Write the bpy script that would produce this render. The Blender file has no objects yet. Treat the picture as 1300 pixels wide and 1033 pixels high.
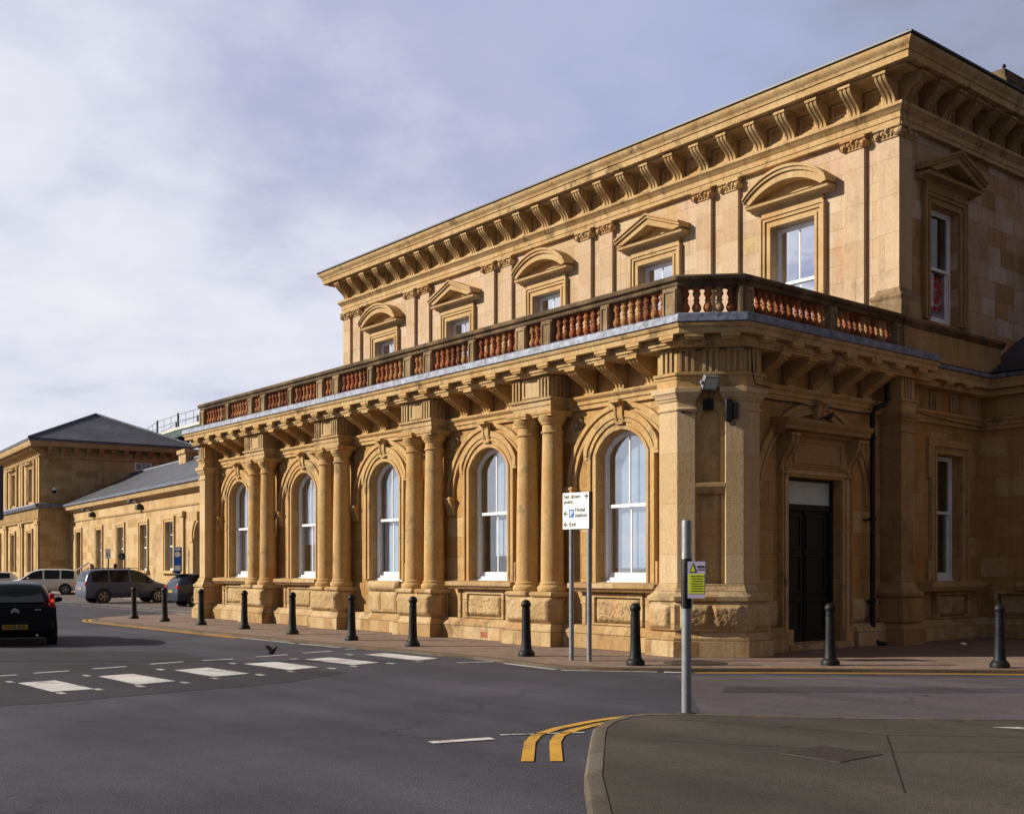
import bpy, bmesh, math, random
from math import sin, cos, pi, radians, sqrt, atan2, hypot
random.seed(7)
C = bpy.context.scene.collection
S = bpy.context.scene
RD = -0.05                      # road level; pavement is 0

# ------------------------------------------------------------------ materials
MATS = {}
def mat(name):
    m = bpy.data.materials.new(name); m.use_nodes = True
    nt = m.node_tree; b = nt.nodes['Principled BSDF']
    MATS[name] = m
    return m, nt, b
def N(nt, t, **k):
    n = nt.nodes.new(t)
    for a, v in k.items(): setattr(n, a, v)
    return n
def ramp(nt, stops, interp='LINEAR'):
    r = N(nt, 'ShaderNodeValToRGB'); cr = r.color_ramp; cr.interpolation = interp
    while len(cr.elements) < len(stops): cr.elements.new(0.5)
    for e, (p, c) in zip(cr.elements, stops):
        e.position = p; e.color = (c[0], c[1], c[2], 1) if hasattr(c, '__len__') else (c, c, c, 1)
    return r
def noise(nt, vec, scale, detail=5, rough=.6):
    n = N(nt, 'ShaderNodeTexNoise'); n.inputs['Scale'].default_value = scale
    n.inputs['Detail'].default_value = detail; n.inputs['Roughness'].default_value = rough
    nt.links.new(vec, n.inputs['Vector']); return n
def mixc(nt, a, b, f, mode='MIX'):
    m = N(nt, 'ShaderNodeMix', data_type='RGBA', blend_type=mode)
    for s, v in ((m.inputs[0], f), (m.inputs[6], a), (m.inputs[7], b)):
        if hasattr(v, 'links'): nt.links.new(v, s)
        elif hasattr(v, '__len__'): s.default_value = (v[0], v[1], v[2], 1)
        else: s.default_value = v
    return m.outputs[2]
def math_(nt, op, a, b=None, c=None):
    m = N(nt, 'ShaderNodeMath', operation=op)
    for i, v in enumerate((a, b, c)):
        if v is None: continue
        if hasattr(v, 'links'): nt.links.new(v, m.inputs[i])
        else: m.inputs[i].default_value = v
    return m.outputs[0]
def bump(nt, b, h, strength=.3, dist=.01):
    n = N(nt, 'ShaderNodeBump'); n.inputs['Strength'].default_value = strength
    n.inputs['Distance'].default_value = dist
    nt.links.new(h, n.inputs['Height']); nt.links.new(n.outputs[0], b.inputs['Normal']); return n

def stone(name, cols, brick=None, ms=.005, soot=.35, soot_scale=.55, rough=.9, bstr=.55, streak=.5, sootcol=(.05, .035, .02), fine=.18, mortar=.45):
    """cols: ramp stops picked per block (or by slow noise when not coursed)"""
    m, nt, b = mat(name)
    geo = N(nt, 'ShaderNodeNewGeometry')
    pos = geo.outputs['Position']
    h = None
    if brick:
        sp = N(nt, 'ShaderNodeSeparateXYZ'); nt.links.new(pos, sp.inputs[0])
        sn = N(nt, 'ShaderNodeSeparateXYZ'); nt.links.new(geo.outputs['True Normal'], sn.inputs[0])
        ax = math_(nt, 'ABSOLUTE', sn.outputs[0]); ay = math_(nt, 'ABSOLUTE', sn.outputs[1])
        g = math_(nt, 'GREATER_THAN', ax, ay)
        u = N(nt, 'ShaderNodeMix', data_type='FLOAT'); nt.links.new(g, u.inputs[0])
        nt.links.new(sp.outputs[0], u.inputs[2]); nt.links.new(sp.outputs[1], u.inputs[3])
        cb = N(nt, 'ShaderNodeCombineXYZ'); nt.links.new(u.outputs[0], cb.inputs[0]); nt.links.new(sp.outputs[2], cb.inputs[1])
        # jitter so courses are not ruler straight
        br = N(nt, 'ShaderNodeTexBrick'); nt.links.new(cb.outputs[0], br.inputs['Vector'])
        br.inputs['Color1'].default_value = (0, 0, 0, 1); br.inputs['Color2'].default_value = (1, 1, 1, 1)
        br.inputs['Mortar'].default_value = (.5, .5, .5, 1)
        br.inputs['Scale'].default_value = 1; br.inputs['Brick Width'].default_value = brick[0]
        br.inputs['Row Height'].default_value = brick[1]; br.inputs['Mortar Size'].default_value = ms
        br.inputs['Mortar Smooth'].default_value = .3
        br.offset = .42; br.squash = .72; br.squash_frequency = 3
        pick = br.outputs['Color']; joint = br.outputs['Fac']
        n0 = noise(nt, pos, .8, 2)
        pk = mixc(nt, pick, n0.outputs['Fac'], .25)
    else:
        n0 = noise(nt, pos, 1.3, 4, .55)
        pk = n0.outputs['Fac']; joint = None
    r = ramp(nt, cols); nt.links.new(pk, r.inputs[0]); col = r.outputs[0]
    # fine grain mottling
    n1 = noise(nt, pos, 17, 9, .75)
    r1 = ramp(nt, [(.3, 1 - fine * 1.6), (.55, 1), (.75, 1 + fine)]); nt.links.new(n1.outputs['Fac'], r1.inputs[0])
    col = mixc(nt, col, r1.outputs[0], 1, 'MULTIPLY')
    # vertical run-off streaks
    mp = N(nt, 'ShaderNodeMapping'); mp.inputs['Scale'].default_value = (3.2, 3.2, .28); nt.links.new(pos, mp.inputs[0])
    n2 = noise(nt, mp.outputs[0], 1.6, 6, .65)
    r2 = ramp(nt, [(.5, 0), (.72, 1)]); nt.links.new(n2.outputs['Fac'], r2.inputs[0])
    col = mixc(nt, col, [c * .55 for c in cols[0][1]], math_(nt, 'MULTIPLY', r2.outputs[0], streak), 'MIX')
    # soot patches
    n3 = noise(nt, pos, soot_scale, 9, .72)
    r3 = ramp(nt, [(.54, 0), (.68, 1)]); nt.links.new(n3.outputs['Fac'], r3.inputs[0])
    col = mixc(nt, col, sootcol, math_(nt, 'MULTIPLY', r3.outputs[0], soot))
    # rust orange patches, like iron in the sandstone
    n4 = noise(nt, pos, 1.1, 5, .6); mp4 = N(nt, 'ShaderNodeMapping'); mp4.inputs['Location'].default_value = (7, 3, 9)
    nt.links.new(pos, mp4.inputs[0]); nt.links.new(mp4.outputs[0], n4.inputs['Vector'])
    r4 = ramp(nt, [(.56, 0), (.7, 1)]); nt.links.new(n4.outputs['Fac'], r4.inputs[0])
    col = mixc(nt, col, (.36, .15, .035), math_(nt, 'MULTIPLY', r4.outputs[0], .38))
    if joint is not None:
        col = mixc(nt, col, (.10, .065, .035), math_(nt, 'MULTIPLY', joint, mortar))
    nt.links.new(col, b.inputs['Base Color'])
    b.inputs['Roughness'].default_value = rough
    b.inputs['Specular IOR Level'].default_value = .2
    n5 = noise(nt, pos, 30, 8, .7)
    hh = math_(nt, 'ADD', math_(nt, 'MULTIPLY', n5.outputs['Fac'], .6), math_(nt, 'MULTIPLY', n1.outputs['Fac'], 1.2))
    if joint is not None: hh = math_(nt, 'SUBTRACT', hh, math_(nt, 'MULTIPLY', joint, .6))
    bump(nt, b, hh, bstr, .012)
    return m

stone('gold_trim', [(.25, (.42, .245, .092)), (.5, (.48, .315, .140)), (.75, (.53, .385, .195))], soot=.75, soot_scale=1.3, streak=.6)
stone('cornice_stone', [(.25, (.40, .25, .105)), (.5, (.47, .32, .155)), (.75, (.52, .38, .205))], soot=.85, soot_scale=1.9, streak=.65, sootcol=(.045, .032, .018))
stone('pilaster_stone', [(.1, (.43, .30, .185)), (.5, (.48, .35, .235)), (.9, (.51, .385, .265))], brick=(4, .8), soot=.30, soot_scale=1.2, streak=.35, fine=.12, mortar=.3)
stone('pier_stone', [(.1, (.48, .34, .185)), (.5, (.52, .38, .22)), (.9, (.545, .415, .255))], brick=(6, .93), soot=.22, streak=.35, fine=.14, mortar=.3)
stone('gold_wall', [(.0, (.31, .17, .055)), (.3, (.44, .275, .11)), (.55, (.39, .22, .075)), (.8, (.51, .355, .18)), (1, (.49, .28, .11))], brick=(.95, .47), soot=.4, soot_scale=1.0, streak=.45, mortar=.7)
stone('base_stone', [(.1, (.33, .20, .085)), (.5, (.43, .30, .155)), (.9, (.50, .375, .22))], brick=(.62, .30), soot=.6, soot_scale=1.3, streak=.5, mortar=.7)
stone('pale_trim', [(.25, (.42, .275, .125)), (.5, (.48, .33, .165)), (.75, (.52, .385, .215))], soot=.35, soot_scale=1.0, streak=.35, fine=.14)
stone('pale_wall', [(.0, (.42, .28, .15)), (.22, (.47, .355, .24)), (.42, (.50, .345, .26)), (.6, (.47, .35, .19)), (.8, (.53, .42, .31)), (.95, (.48, .29, .20))], brick=(.78, .40), soot=.25, soot_scale=1.1, streak=.3, mortar=.45, fine=.12)
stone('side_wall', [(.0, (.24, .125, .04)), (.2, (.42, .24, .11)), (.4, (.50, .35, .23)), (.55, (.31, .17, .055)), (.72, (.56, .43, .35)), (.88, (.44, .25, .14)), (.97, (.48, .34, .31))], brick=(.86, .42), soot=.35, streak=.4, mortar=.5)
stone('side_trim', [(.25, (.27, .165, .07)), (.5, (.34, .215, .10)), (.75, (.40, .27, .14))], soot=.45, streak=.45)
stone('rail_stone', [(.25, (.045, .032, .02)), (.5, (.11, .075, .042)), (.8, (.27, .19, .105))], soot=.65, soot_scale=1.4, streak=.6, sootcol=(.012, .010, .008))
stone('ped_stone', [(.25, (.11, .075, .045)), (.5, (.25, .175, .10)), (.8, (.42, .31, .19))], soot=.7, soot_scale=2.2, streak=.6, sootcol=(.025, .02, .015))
stone('rough_stone', [(.25, (.32, .21, .10)), (.5, (.44, .31, .16)), (.75, (.52, .40, .25))], soot=.55, soot_scale=2.0, streak=.4, bstr=.9)
stone('cap_orange', [(.25, (.36, .20, .085)), (.5, (.45, .27, .125)), (.75, (.50, .34, .18))], soot=.45, soot_scale=2.5, streak=.3, bstr=.9)
m = stone('baluster_stone', [(.2, (.8, .8, .8)), (.5, (1, 1, 1)), (.8, (1.1, 1.1, 1.1))], soot=.6, soot_scale=2.6, streak=.5, sootcol=(.03, .018, .012))
nt = m.node_tree; b = nt.nodes['Principled BSDF']; oi = N(nt, 'ShaderNodeObjectInfo')
r_ = ramp(nt, [(.0, (.15, .05, .024)), (.3, (.27, .088, .036)), (.65, (.34, .13, .052)), (.9, (.33, .17, .075)), (1, (.37, .23, .11))]); nt.links.new(oi.outputs['Random'], r_.inputs[0])
src = b.inputs['Base Color'].links[0].from_socket
nt.links.new(mixc(nt, src, r_.outputs[0], 1, 'MULTIPLY'), b.inputs['Base Color'])
stone('far_wall', [(.1, (.36, .235, .105)), (.4, (.46, .32, .16)), (.7, (.52, .385, .22)), (.95, (.42, .25, .11))], brick=(1.0, .45), soot=.35, streak=.4, mortar=.25)

def plain(name, col, rough=.6, metal=0, spec=.5, nz=None, bstr=0, bscale=40):
    m, nt, b = mat(name)
    b.inputs['Roughness'].default_value = rough; b.inputs['Metallic'].default_value = metal
    b.inputs['Specular IOR Level'].default_value = spec
    b.inputs['Base Color'].default_value = (*col, 1)
    if nz:
        geo = N(nt, 'ShaderNodeNewGeometry'); n = noise(nt, geo.outputs['Position'], nz[0], 7, .65)
        r = ramp(nt, [(.3, [c * (1 - nz[1]) for c in col]), (.7, [c * (1 + nz[1]) for c in col])])
        nt.links.new(n.outputs['Fac'], r.inputs[0]); nt.links.new(r.outputs[0], b.inputs['Base Color'])
        if bstr:
            n2 = noise(nt, geo.outputs['Position'], bscale, 6, .7); bump(nt, b, n2.outputs['Fac'], bstr, .01)
    return m
plain('lead', (.135, .155, .215), .6, .2, .5, (7, .75), .6, 14)
plain('white_paint', (.74, .74, .76), .45, 0, .4, (5, .10))
plain('black_paint', (.006, .007, .009), .5, 0, .25, (6, .6), .35, 45)
plain('door_paint', (.010, .010, .012), .6, 0, .3, (4, .3))
plain('dark_metal', (.03, .032, .038), .5, .2, .5, (8, .3))
plain('galv', (.21, .225, .25), .48, .35, .5, (9, .22), .15, 30)
plain('frosted', (.42, .50, .50), .5, 0, .4, (2, .12))
plain('blind', (.66, .71, .86), .8, 0, .2, (3, .06))
plain('interior', (.05, .05, .055), .9)
plain('room_floor', (.12, .10, .08), .9)
plain('tyre', (.012, .012, .013), .8)
plain('rim', (.35, .36, .38), .3, .8)
plain('plate_yellow', (.34, .24, .02), .5)
plain('plate_white', (.7, .7, .68), .5)
plain('sign_white', (.80, .81, .80), .4)
plain('sign_back', (.05, .055, .075), .5, .3)
plain('sign_blue', (.015, .12, .50), .4)
plain('ink', (.02, .022, .03), .6)
plain('hi_yellow', (.62, .70, .02), .5)
plain('lilac', (.50, .47, .66), .5)
plain('red_poster', (.85, .015, .03), .5)
plain('poster_white', (.75, .72, .74), .5)
plain('cable', (.015, .013, .012), .7)
plain('green_steel', (.02, .055, .05), .5, .2, .5, (3, .3))
plain('deck_white', (.50, .52, .46), .7, 0, .3, (3, .2))
plain('blue_clad', (.008, .035, .11), .5)
plain('brick_red', (.30, .10, .06), .9, 0, .2, (6, .4))
plain('paper', (.75, .76, .78), .8)
plain('chrome', (.7, .7, .72), .2, 1)
plain('feather', (.018, .018, .022), .6, 0, .4, (30, .5))
plain('skin', (.42, .24, .16), .6)
plain('coat', (.03, .03, .04), .9)
plain('hair', (.012, .009, .007), .8)
plain('iron_cover', (.055, .045, .04), .6, .4, .5, (20, .4), .6, 50)
for nme, c, mt in (('car_black', (.003, .004, .007), 0), ('car_grey', (.078, .092, .145), .1), ('car_navy', (.03, .042, .075), .6), ('car_white', (.62, .63, .66), .1)):
    m = plain(nme, c, .32, mt, .12 if nme == 'car_black' else .35); m.node_tree.nodes['Principled BSDF'].inputs['Coat Weight'].default_value = .06 if nme == 'car_black' else .35
m = plain('car_glass', (.006, .010, .012), .08, 0, .35)
m = plain('rear_glass', (.006, .022, .028), .06, 0, 1.0)
m, nt, b = mat('lamp_red'); b.inputs['Base Color'].default_value = (.35, .008, .01, 1); b.inputs['Roughness'].default_value = .2
m, nt, b = mat('brake_lit'); b.inputs['Base Color'].default_value = (.5, .02, .02, 1)
b.inputs['Emission Color'].default_value = (1, .07, .03, 1); b.inputs['Emission Strength'].default_value = .45
# slates
def slate(name, base):
    m, nt, b = mat(name); geo = N(nt, 'ShaderNodeNewGeometry')
    sp = N(nt, 'ShaderNodeSeparateXYZ'); nt.links.new(geo.outputs['Position'], sp.inputs[0])
    cb = N(nt, 'ShaderNodeCombineXYZ')
    nt.links.new(math_(nt, 'ADD', sp.outputs[0], math_(nt, 'MULTIPLY', sp.outputs[1], .6)), cb.inputs[0])
    nt.links.new(math_(nt, 'MULTIPLY', sp.outputs[2], 2), cb.inputs[1])
    br = N(nt, 'ShaderNodeTexBrick'); nt.links.new(cb.outputs[0], br.inputs['Vector'])
    br.inputs['Scale'].default_value = 1; br.inputs['Brick Width'].default_value = .35; br.inputs['Row Height'].default_value = .22
    br.inputs['Mortar Size'].default_value = .008
    br.inputs['Color1'].default_value = (*[c * .75 for c in base], 1); br.inputs['Color2'].default_value = (*[c * 1.3 for c in base], 1)
    br.inputs['Mortar'].default_value = (*[c * .3 for c in base], 1)
    n = noise(nt, geo.outputs['Position'], .5, 6); r = ramp(nt, [(.3, .7), (.7, 1.3)]); nt.links.new(n.outputs['Fac'], r.inputs[0])
    nt.links.new(mixc(nt, br.outputs['Color'], r.outputs[0], 1, 'MULTIPLY'), b.inputs['Base Color'])
    b.inputs['Roughness'].default_value = .55
    bump(nt, b, br.outputs['Fac'], -.4, .01)
slate('slate', (.062, .066, .082)); slate('dark_slate', (.035, .038, .05))
# glass: clear pane that mirrors the sky
def glass(name, refl, tint=(.85, .9, .92)):
    m, nt, b = mat(name); out = nt.nodes['Material Output']; nt.nodes.remove(b)
    gl = N(nt, 'ShaderNodeBsdfGlossy'); gl.inputs['Roughness'].default_value = .015
    gl.inputs['Color'].default_value = (.93, .95, 1, 1)
    geo = N(nt, 'ShaderNodeNewGeometry'); n = noise(nt, geo.outputs['Position'], 1.6, 1)
    bp = N(nt, 'ShaderNodeBump'); bp.inputs['Strength'].default_value = .10; bp.inputs['Distance'].default_value = .02
    nt.links.new(n.outputs['Fac'], bp.inputs['Height']); nt.links.new(bp.outputs[0], gl.inputs['Normal'])
    tr = N(nt, 'ShaderNodeBsdfTransparent'); tr.inputs['Color'].default_value = (*tint, 1)
    lw = N(nt, 'ShaderNodeLayerWeight'); lw.inputs['Blend'].default_value = .35
    f = math_(nt, 'MAXIMUM', math_(nt, 'MULTIPLY', lw.outputs['Fresnel'], .25), refl)
    mx = N(nt, 'ShaderNodeMixShader'); nt.links.new(f, mx.inputs[0]); nt.links.new(tr.outputs[0], mx.inputs[1]); nt.links.new(gl.outputs[0], mx.inputs[2])
    nt.links.new(mx.outputs[0], out.inputs[0])
glass('glass', .30); glass('glass_dark', .12); glass('glass_bright', .72)
# ground
def asphalt(name, base, var=.25, speck=.5):
    m, nt, b = mat(name); geo = N(nt, 'ShaderNodeNewGeometry'); pos = geo.outputs['Position']
    n = noise(nt, pos, .35, 5, .6); r = ramp(nt, [(.3, [c * (1 - var) for c in base]), (.7, [c * (1 + var) for c in base])])
    nt.links.new(n.outputs['Fac'], r.inputs[0])
    v = N(nt, 'ShaderNodeTexVoronoi'); v.inputs['Scale'].default_value = 90; nt.links.new(pos, v.inputs['Vector'])
    n2 = noise(nt, pos, 70, 4, .8); r2 = ramp(nt, [(.35, 1 - speck), (.5, 1), (.72, 1 + 1.6 * speck)]); nt.links.new(n2.outputs['Fac'], r2.inputs[0])
    col = mixc(nt, r.outputs[0], r2.outputs[0], 1, 'MULTIPLY')
    n3 = noise(nt, pos, 2.3, 8, .7); r3 = ramp(nt, [(.55, 0), (.75, 1)]); nt.links.new(n3.outputs['Fac'], r3.inputs[0])
    col = mixc(nt, col, [c * .5 for c in base], math_(nt, 'MULTIPLY', r3.outputs[0], .5))
    # tyre-polished and patched bands running along the street
    mp = N(nt, 'ShaderNodeMapping'); mp.inputs['Rotation'].default_value = (0, 0, .12); mp.inputs['Scale'].default_value = (.05, .8, 1); nt.links.new(pos, mp.inputs[0])
    n6 = noise(nt, mp.outputs[0], 1.5, 4, .5); r6 = ramp(nt, [(.35, .84), (.65, 1.16)]); nt.links.new(n6.outputs['Fac'], r6.inputs[0])
    col = mixc(nt, col, r6.outputs[0], 1, 'MULTIPLY')
    nw = noise(nt, pos, 1.2, 6, .7); wv_ = N(nt, 'ShaderNodeVectorMath', operation='ADD'); nt.links.new(pos, wv_.inputs[0]); nt.links.new(nw.outputs['Color'], wv_.inputs[1])
    vc = N(nt, 'ShaderNodeTexVoronoi', feature='DISTANCE_TO_EDGE'); vc.inputs['Scale'].default_value = .22; nt.links.new(wv_.outputs[0], vc.inputs['Vector'])
    rc = ramp(nt, [(.0, 1), (.0035, .7), (.007, 0)]); nt.links.new(vc.outputs['Distance'], rc.inputs[0])
    nm = noise(nt, pos, .25, 3, .5); rm = ramp(nt, [(.48, 0), (.56, 1)]); nt.links.new(nm.outputs['Fac'], rm.inputs[0])
    col = mixc(nt, col, [c * .3 for c in base], math_(nt, 'MULTIPLY', math_(nt, 'MULTIPLY', rc.outputs[0], rm.outputs[0]), .75))
    v2 = N(nt, 'ShaderNodeTexVoronoi'); v2.inputs['Scale'].default_value = 1.3; nt.links.new(pos, v2.inputs['Vector'])
    rs = ramp(nt, [(.0, 1), (.035, .9), (.06, 0)]); nt.links.new(v2.outputs['Distance'], rs.inputs[0])
    n9 = noise(nt, pos, .6, 2, .5); r9 = ramp(nt, [(.5, 0), (.56, 1)]); nt.links.new(n9.outputs['Fac'], r9.inputs[0])
    col = mixc(nt, col, [c * .45 for c in base], math_(nt, 'MULTIPLY', math_(nt, 'MULTIPLY', rs.outputs[0], r9.outputs[0]), .8))
    n8 = noise(nt, pos, 14, 8, .8); r8 = ramp(nt, [(.35, .82), (.65, 1.2)]); nt.links.new(n8.outputs['Fac'], r8.inputs[0])
    col = mixc(nt, col, r8.outputs[0], 1, 'MULTIPLY')
    nt.links.new(col, b.inputs['Base Color']); b.inputs['Roughness'].default_value = .85; b.inputs['Specular IOR Level'].default_value = .3
    bump(nt, b, v.outputs['Distance'], .5, .006)
asphalt('asphalt', (.045, .044, .061), .38, .75); asphalt('asphalt_dark', (.026, .025, .033), .3, .65); asphalt('asphalt_light', (.080, .070, .080))
asphalt('asphalt_far', (.11, .098, .10)); asphalt('island_top', (.052, .046, .040), .3, .4)
m, nt, b = mat('paving'); geo = N(nt, 'ShaderNodeNewGeometry'); pos = geo.outputs['Position']
br = N(nt, 'ShaderNodeTexBrick'); mpp = N(nt, 'ShaderNodeMapping'); nt.links.new(pos, mpp.inputs[0]); nt.links.new(mpp.outputs[0], br.inputs['Vector'])
br.inputs['Scale'].default_value = 1; br.inputs['Brick Width'].default_value = .2; br.inputs['Row Height'].default_value = .1
br.inputs['Mortar Size'].default_value = .004; br.inputs['Color1'].default_value = (.155, .10, .077, 1); br.inputs['Color2'].default_value = (.22, .15, .115, 1)
br.inputs['Mortar'].default_value = (.07, .055, .046, 1)
n = noise(nt, pos, .9, 8, .7); r = ramp(nt, [(.3, .7), (.7, 1.25)]); nt.links.new(n.outputs['Fac'], r.inputs[0])
nt.links.new(mixc(nt, br.outputs['Color'], r.outputs[0], 1, 'MULTIPLY'), b.inputs['Base Color']); b.inputs['Roughness'].default_value = .9
bump(nt, b, br.outputs['Fac'], -.4, .004)
stone('kerb', [(.1, (.065, .055, .046)), (.5, (.11, .095, .078)), (.9, (.155, .135, .112))], brick=(.915, 3.0), ms=.014, soot=.7, soot_scale=2.2, streak=.2, mortar=.95)
plain('footway_stone', (.17, .145, .12), .9, 0, .2, (3, .4), .4, 25)
def paintmat(name, col, wear):
    m, nt, b = mat(name); geo = N(nt, 'ShaderNodeNewGeometry')
    n = noise(nt, geo.outputs['Position'], 22, 12, .85); nb = noise(nt, geo.outputs['Position'], 1.7, 3, .6)
    r = ramp(nt, [(wear, (.06, .058, .06)), (wear + .05, [c * .75 for c in col]), (wear + .16, col)])
    nt.links.new(math_(nt, 'ADD', math_(nt, 'MULTIPLY', n.outputs['Fac'], .65), math_(nt, 'MULTIPLY', nb.outputs['Fac'], .35)), r.inputs[0]); nt.links.new(r.outputs[0], b.inputs['Base Color']); b.inputs['Roughness'].default_value = .7
    n2 = noise(nt, geo.outputs['Position'], 70, 3, .8); bump(nt, b, n2.outputs['Fac'], .4, .004)
paintmat('road_white', (.60, .59, .58), .41); paintmat('road_yellow', (.60, .32, .03), .40); paintmat('road_white_worn', (.50, .49, .47), .45)

# ------------------------------------------------------------------ geometry helpers
class Fr:
    """facade frame: u runs right along the face, o comes out of it, z up"""
    def __init__(s, ox, oy, ux, uy, zo=0):
        l = hypot(ux, uy); s.o = (ox, oy); s.u = (ux / l, uy / l); s.n = (uy / l, -ux / l); s.z = zo
    def p(s, u, o, z): return (s.o[0] + s.u[0] * u + s.n[0] * o, s.o[1] + s.u[1] * u + s.n[1] * o, s.z + z)
W = Fr(0, 0, 1, 0)             # u = X, o = -Y
class MB:
    def __init__(s): s.v = []; s.f = []; s.m = []; s.cm = 0
    def add(s, vs, fs):
        n = len(s.v); s.v += [tuple(v) for v in vs]; s.f += [tuple(i + n for i in f) for f in fs]; s.m += [s.cm] * len(fs); return s
    def box(s, fr, u0, u1, o0, o1, z0, z1):
        P = [fr.p(u, o, z) for z in (z0, z1) for o in (o0, o1) for u in (u0, u1)]
        return s.add(P, [(0, 1, 3, 2), (4, 6, 7, 5), (0, 4, 5, 1), (2, 3, 7, 6), (0, 2, 6, 4), (1, 5, 7, 3)])
    def prism(s, fr, pts, o0, o1):                     # pts in (u,z), extruded along o
        n = len(pts); P = [fr.p(u, o0, z) for u, z in pts] + [fr.p(u, o1, z) for u, z in pts]
        F = [tuple(range(n)), tuple(range(n, 2 * n))] + [(i, (i + 1) % n, n + (i + 1) % n, n + i) for i in range(n)]
        return s.add(P, F)
    def exu(s, fr, pts, u0, u1):                       # pts in (o,z), extruded along u
        n = len(pts); P = [fr.p(u0, o, z) for o, z in pts] + [fr.p(u1, o, z) for o, z in pts]
        F = [tuple(range(n)), tuple(range(n, 2 * n))] + [(i, (i + 1) % n, n + (i + 1) % n, n + i) for i in range(n)]
        return s.add(P, F)
    def ring(s, fr, a, c, o0, o1, closed=False):       # band between polylines a (inner) and c (outer)
        n = len(a); P = []
        for o in (o0, o1):
            P += [fr.p(u, o, z) for u, z in a] + [fr.p(u, o, z) for u, z in c]
        F = []; rng = range(n if closed else n - 1)
        for i in rng:
            j = (i + 1) % n
            F += [(2 * n + i, 2 * n + j, 3 * n + j, 3 * n + i), (i, n + i, n + j, j), (i, j, 2 * n + j, 2 * n + i), (n + i, 3 * n + i, 3 * n + j, n + j)]
        if not closed:
            for i in (0, n - 1): F.append((i, 2 * n + i, 3 * n + i, n + i))
        return s.add(P, F)
    def lathe(s, x, y, prof, n=20, z0=0):
        P = [(x + r * cos(2 * pi * k / n), y + r * sin(2 * pi * k / n), z0 + z) for r, z in prof for k in range(n)]
        F = [(i * n + k, i * n + (k + 1) % n, (i + 1) * n + (k + 1) % n, (i + 1) * n + k) for i in range(len(prof) - 1) for k in range(n)]
        F += [tuple(range(n)), tuple((len(prof) - 1) * n + k for k in range(n))]
        return s.add(P, F)
    def disc(s, fr, cu, cz, prof, n=20):               # lathe about an axis along o : prof (r,o)
        P = [fr.p(cu + r * cos(2 * pi * k / n), o, cz + r * sin(2 * pi * k / n)) for r, o in prof for k in range(n)]
        F = [(i * n + k, i * n + (k + 1) % n, (i + 1) * n + (k + 1) % n, (i + 1) * n + k) for i in range(len(prof) - 1) for k in range(n)]
        F += [tuple(range(n)), tuple((len(prof) - 1) * n + k for k in range(n))]
        return s.add(P, F)
    def sweep(s, path, prof):                          # prof closed polygon in (o,z); o to the right of travel; mitred
        m = len(prof); n = len(path); P = []
        for i, (x, y) in enumerate(path):
            nx, ny = mitre(path, i, False)
            P += [(x + nx * o, y + ny * o, z) for o, z in prof]
        F = [(i * m + k, i * m + (k + 1) % m, (i + 1) * m + (k + 1) % m, (i + 1) * m + k) for i in range(n - 1) for k in range(m)]
        F += [tuple(range(m)), tuple((n - 1) * m + k for k in range(m))]
        return s.add(P, F)
    def stack(s, poly, prof):                          # closed CCW plan polygon offset by o at each z
        m = len(poly); P = []
        for z, o in prof:
            for i, (x, y) in enumerate(poly):
                nx, ny = mitre(poly, i, True); P.append((x + nx * o, y + ny * o, z))
        F = [(i * m + k, i * m + (k + 1) % m, (i + 1) * m + (k + 1) % m, (i + 1) * m + k) for i in range(len(prof) - 1) for k in range(m)]
        F += [tuple(range(m)), tuple((len(prof) - 1) * m + k for k in range(m))]
        return s.add(P, F)
    def tube(s, pts, r, n=8):
        from mathutils import Vector
        P = []; L = len(pts)
        for i, p in enumerate(pts):
            p = Vector(p); a = Vector(pts[max(i - 1, 0)]); b2 = Vector(pts[min(i + 1, L - 1)]); d = (b2 - a).normalized()
            up = Vector((0, 0, 1)) if abs(d.z) < .95 else Vector((1, 0, 0))
            e = d.cross(up).normalized(); f = d.cross(e)
            rr = r[i] if hasattr(r, '__len__') else r
            P += [tuple(p + e * rr * cos(2 * pi * k / n) + f * rr * sin(2 * pi * k / n)) for k in range(n)]
        F = [(i * n + k, i * n + (k + 1) % n, (i + 1) * n + (k + 1) % n, (i + 1) * n + k) for i in range(L - 1) for k in range(n)]
        F += [tuple(range(n)), tuple((L - 1) * n + k for k in range(n))]
        return s.add(P, F)
    def build(s, name, material, parent=None, ang=32, bevel=0):
        me = bpy.data.meshes.new(name); me.from_pydata(s.v, [], s.f)
        ms = material if isinstance(material, (list, tuple)) else [material]
        for q in ms: me.materials.append(MATS[q])
        me.polygons.foreach_set('material_index', s.m)
        bm = bmesh.new(); bm.from_mesh(me); bmesh.ops.recalc_face_normals(bm, faces=bm.faces); bm.to_mesh(me); bm.free()
        me.shade_smooth(); me.set_sharp_from_angle(angle=radians(ang))
        o = bpy.data.objects.new(name, me); C.objects.link(o)
        if parent: o.parent = parent; o.matrix_parent_inverse = pinv(parent)
        if bevel:
            bv = o.modifiers.new('Bevel', 'BEVEL'); bv.width = bevel; bv.segments = 2; bv.limit_method = 'ANGLE'; bv.angle_limit = radians(40); bv.harden_normals = False
        return o
def pinv(p): return local(p).inverted()
def local(o):
    from mathutils import Matrix
    m = Matrix.LocRotScale(o.location, o.rotation_euler, o.scale)
    return (local(o.parent) @ o.matrix_parent_inverse @ m) if o.parent else m
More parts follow.
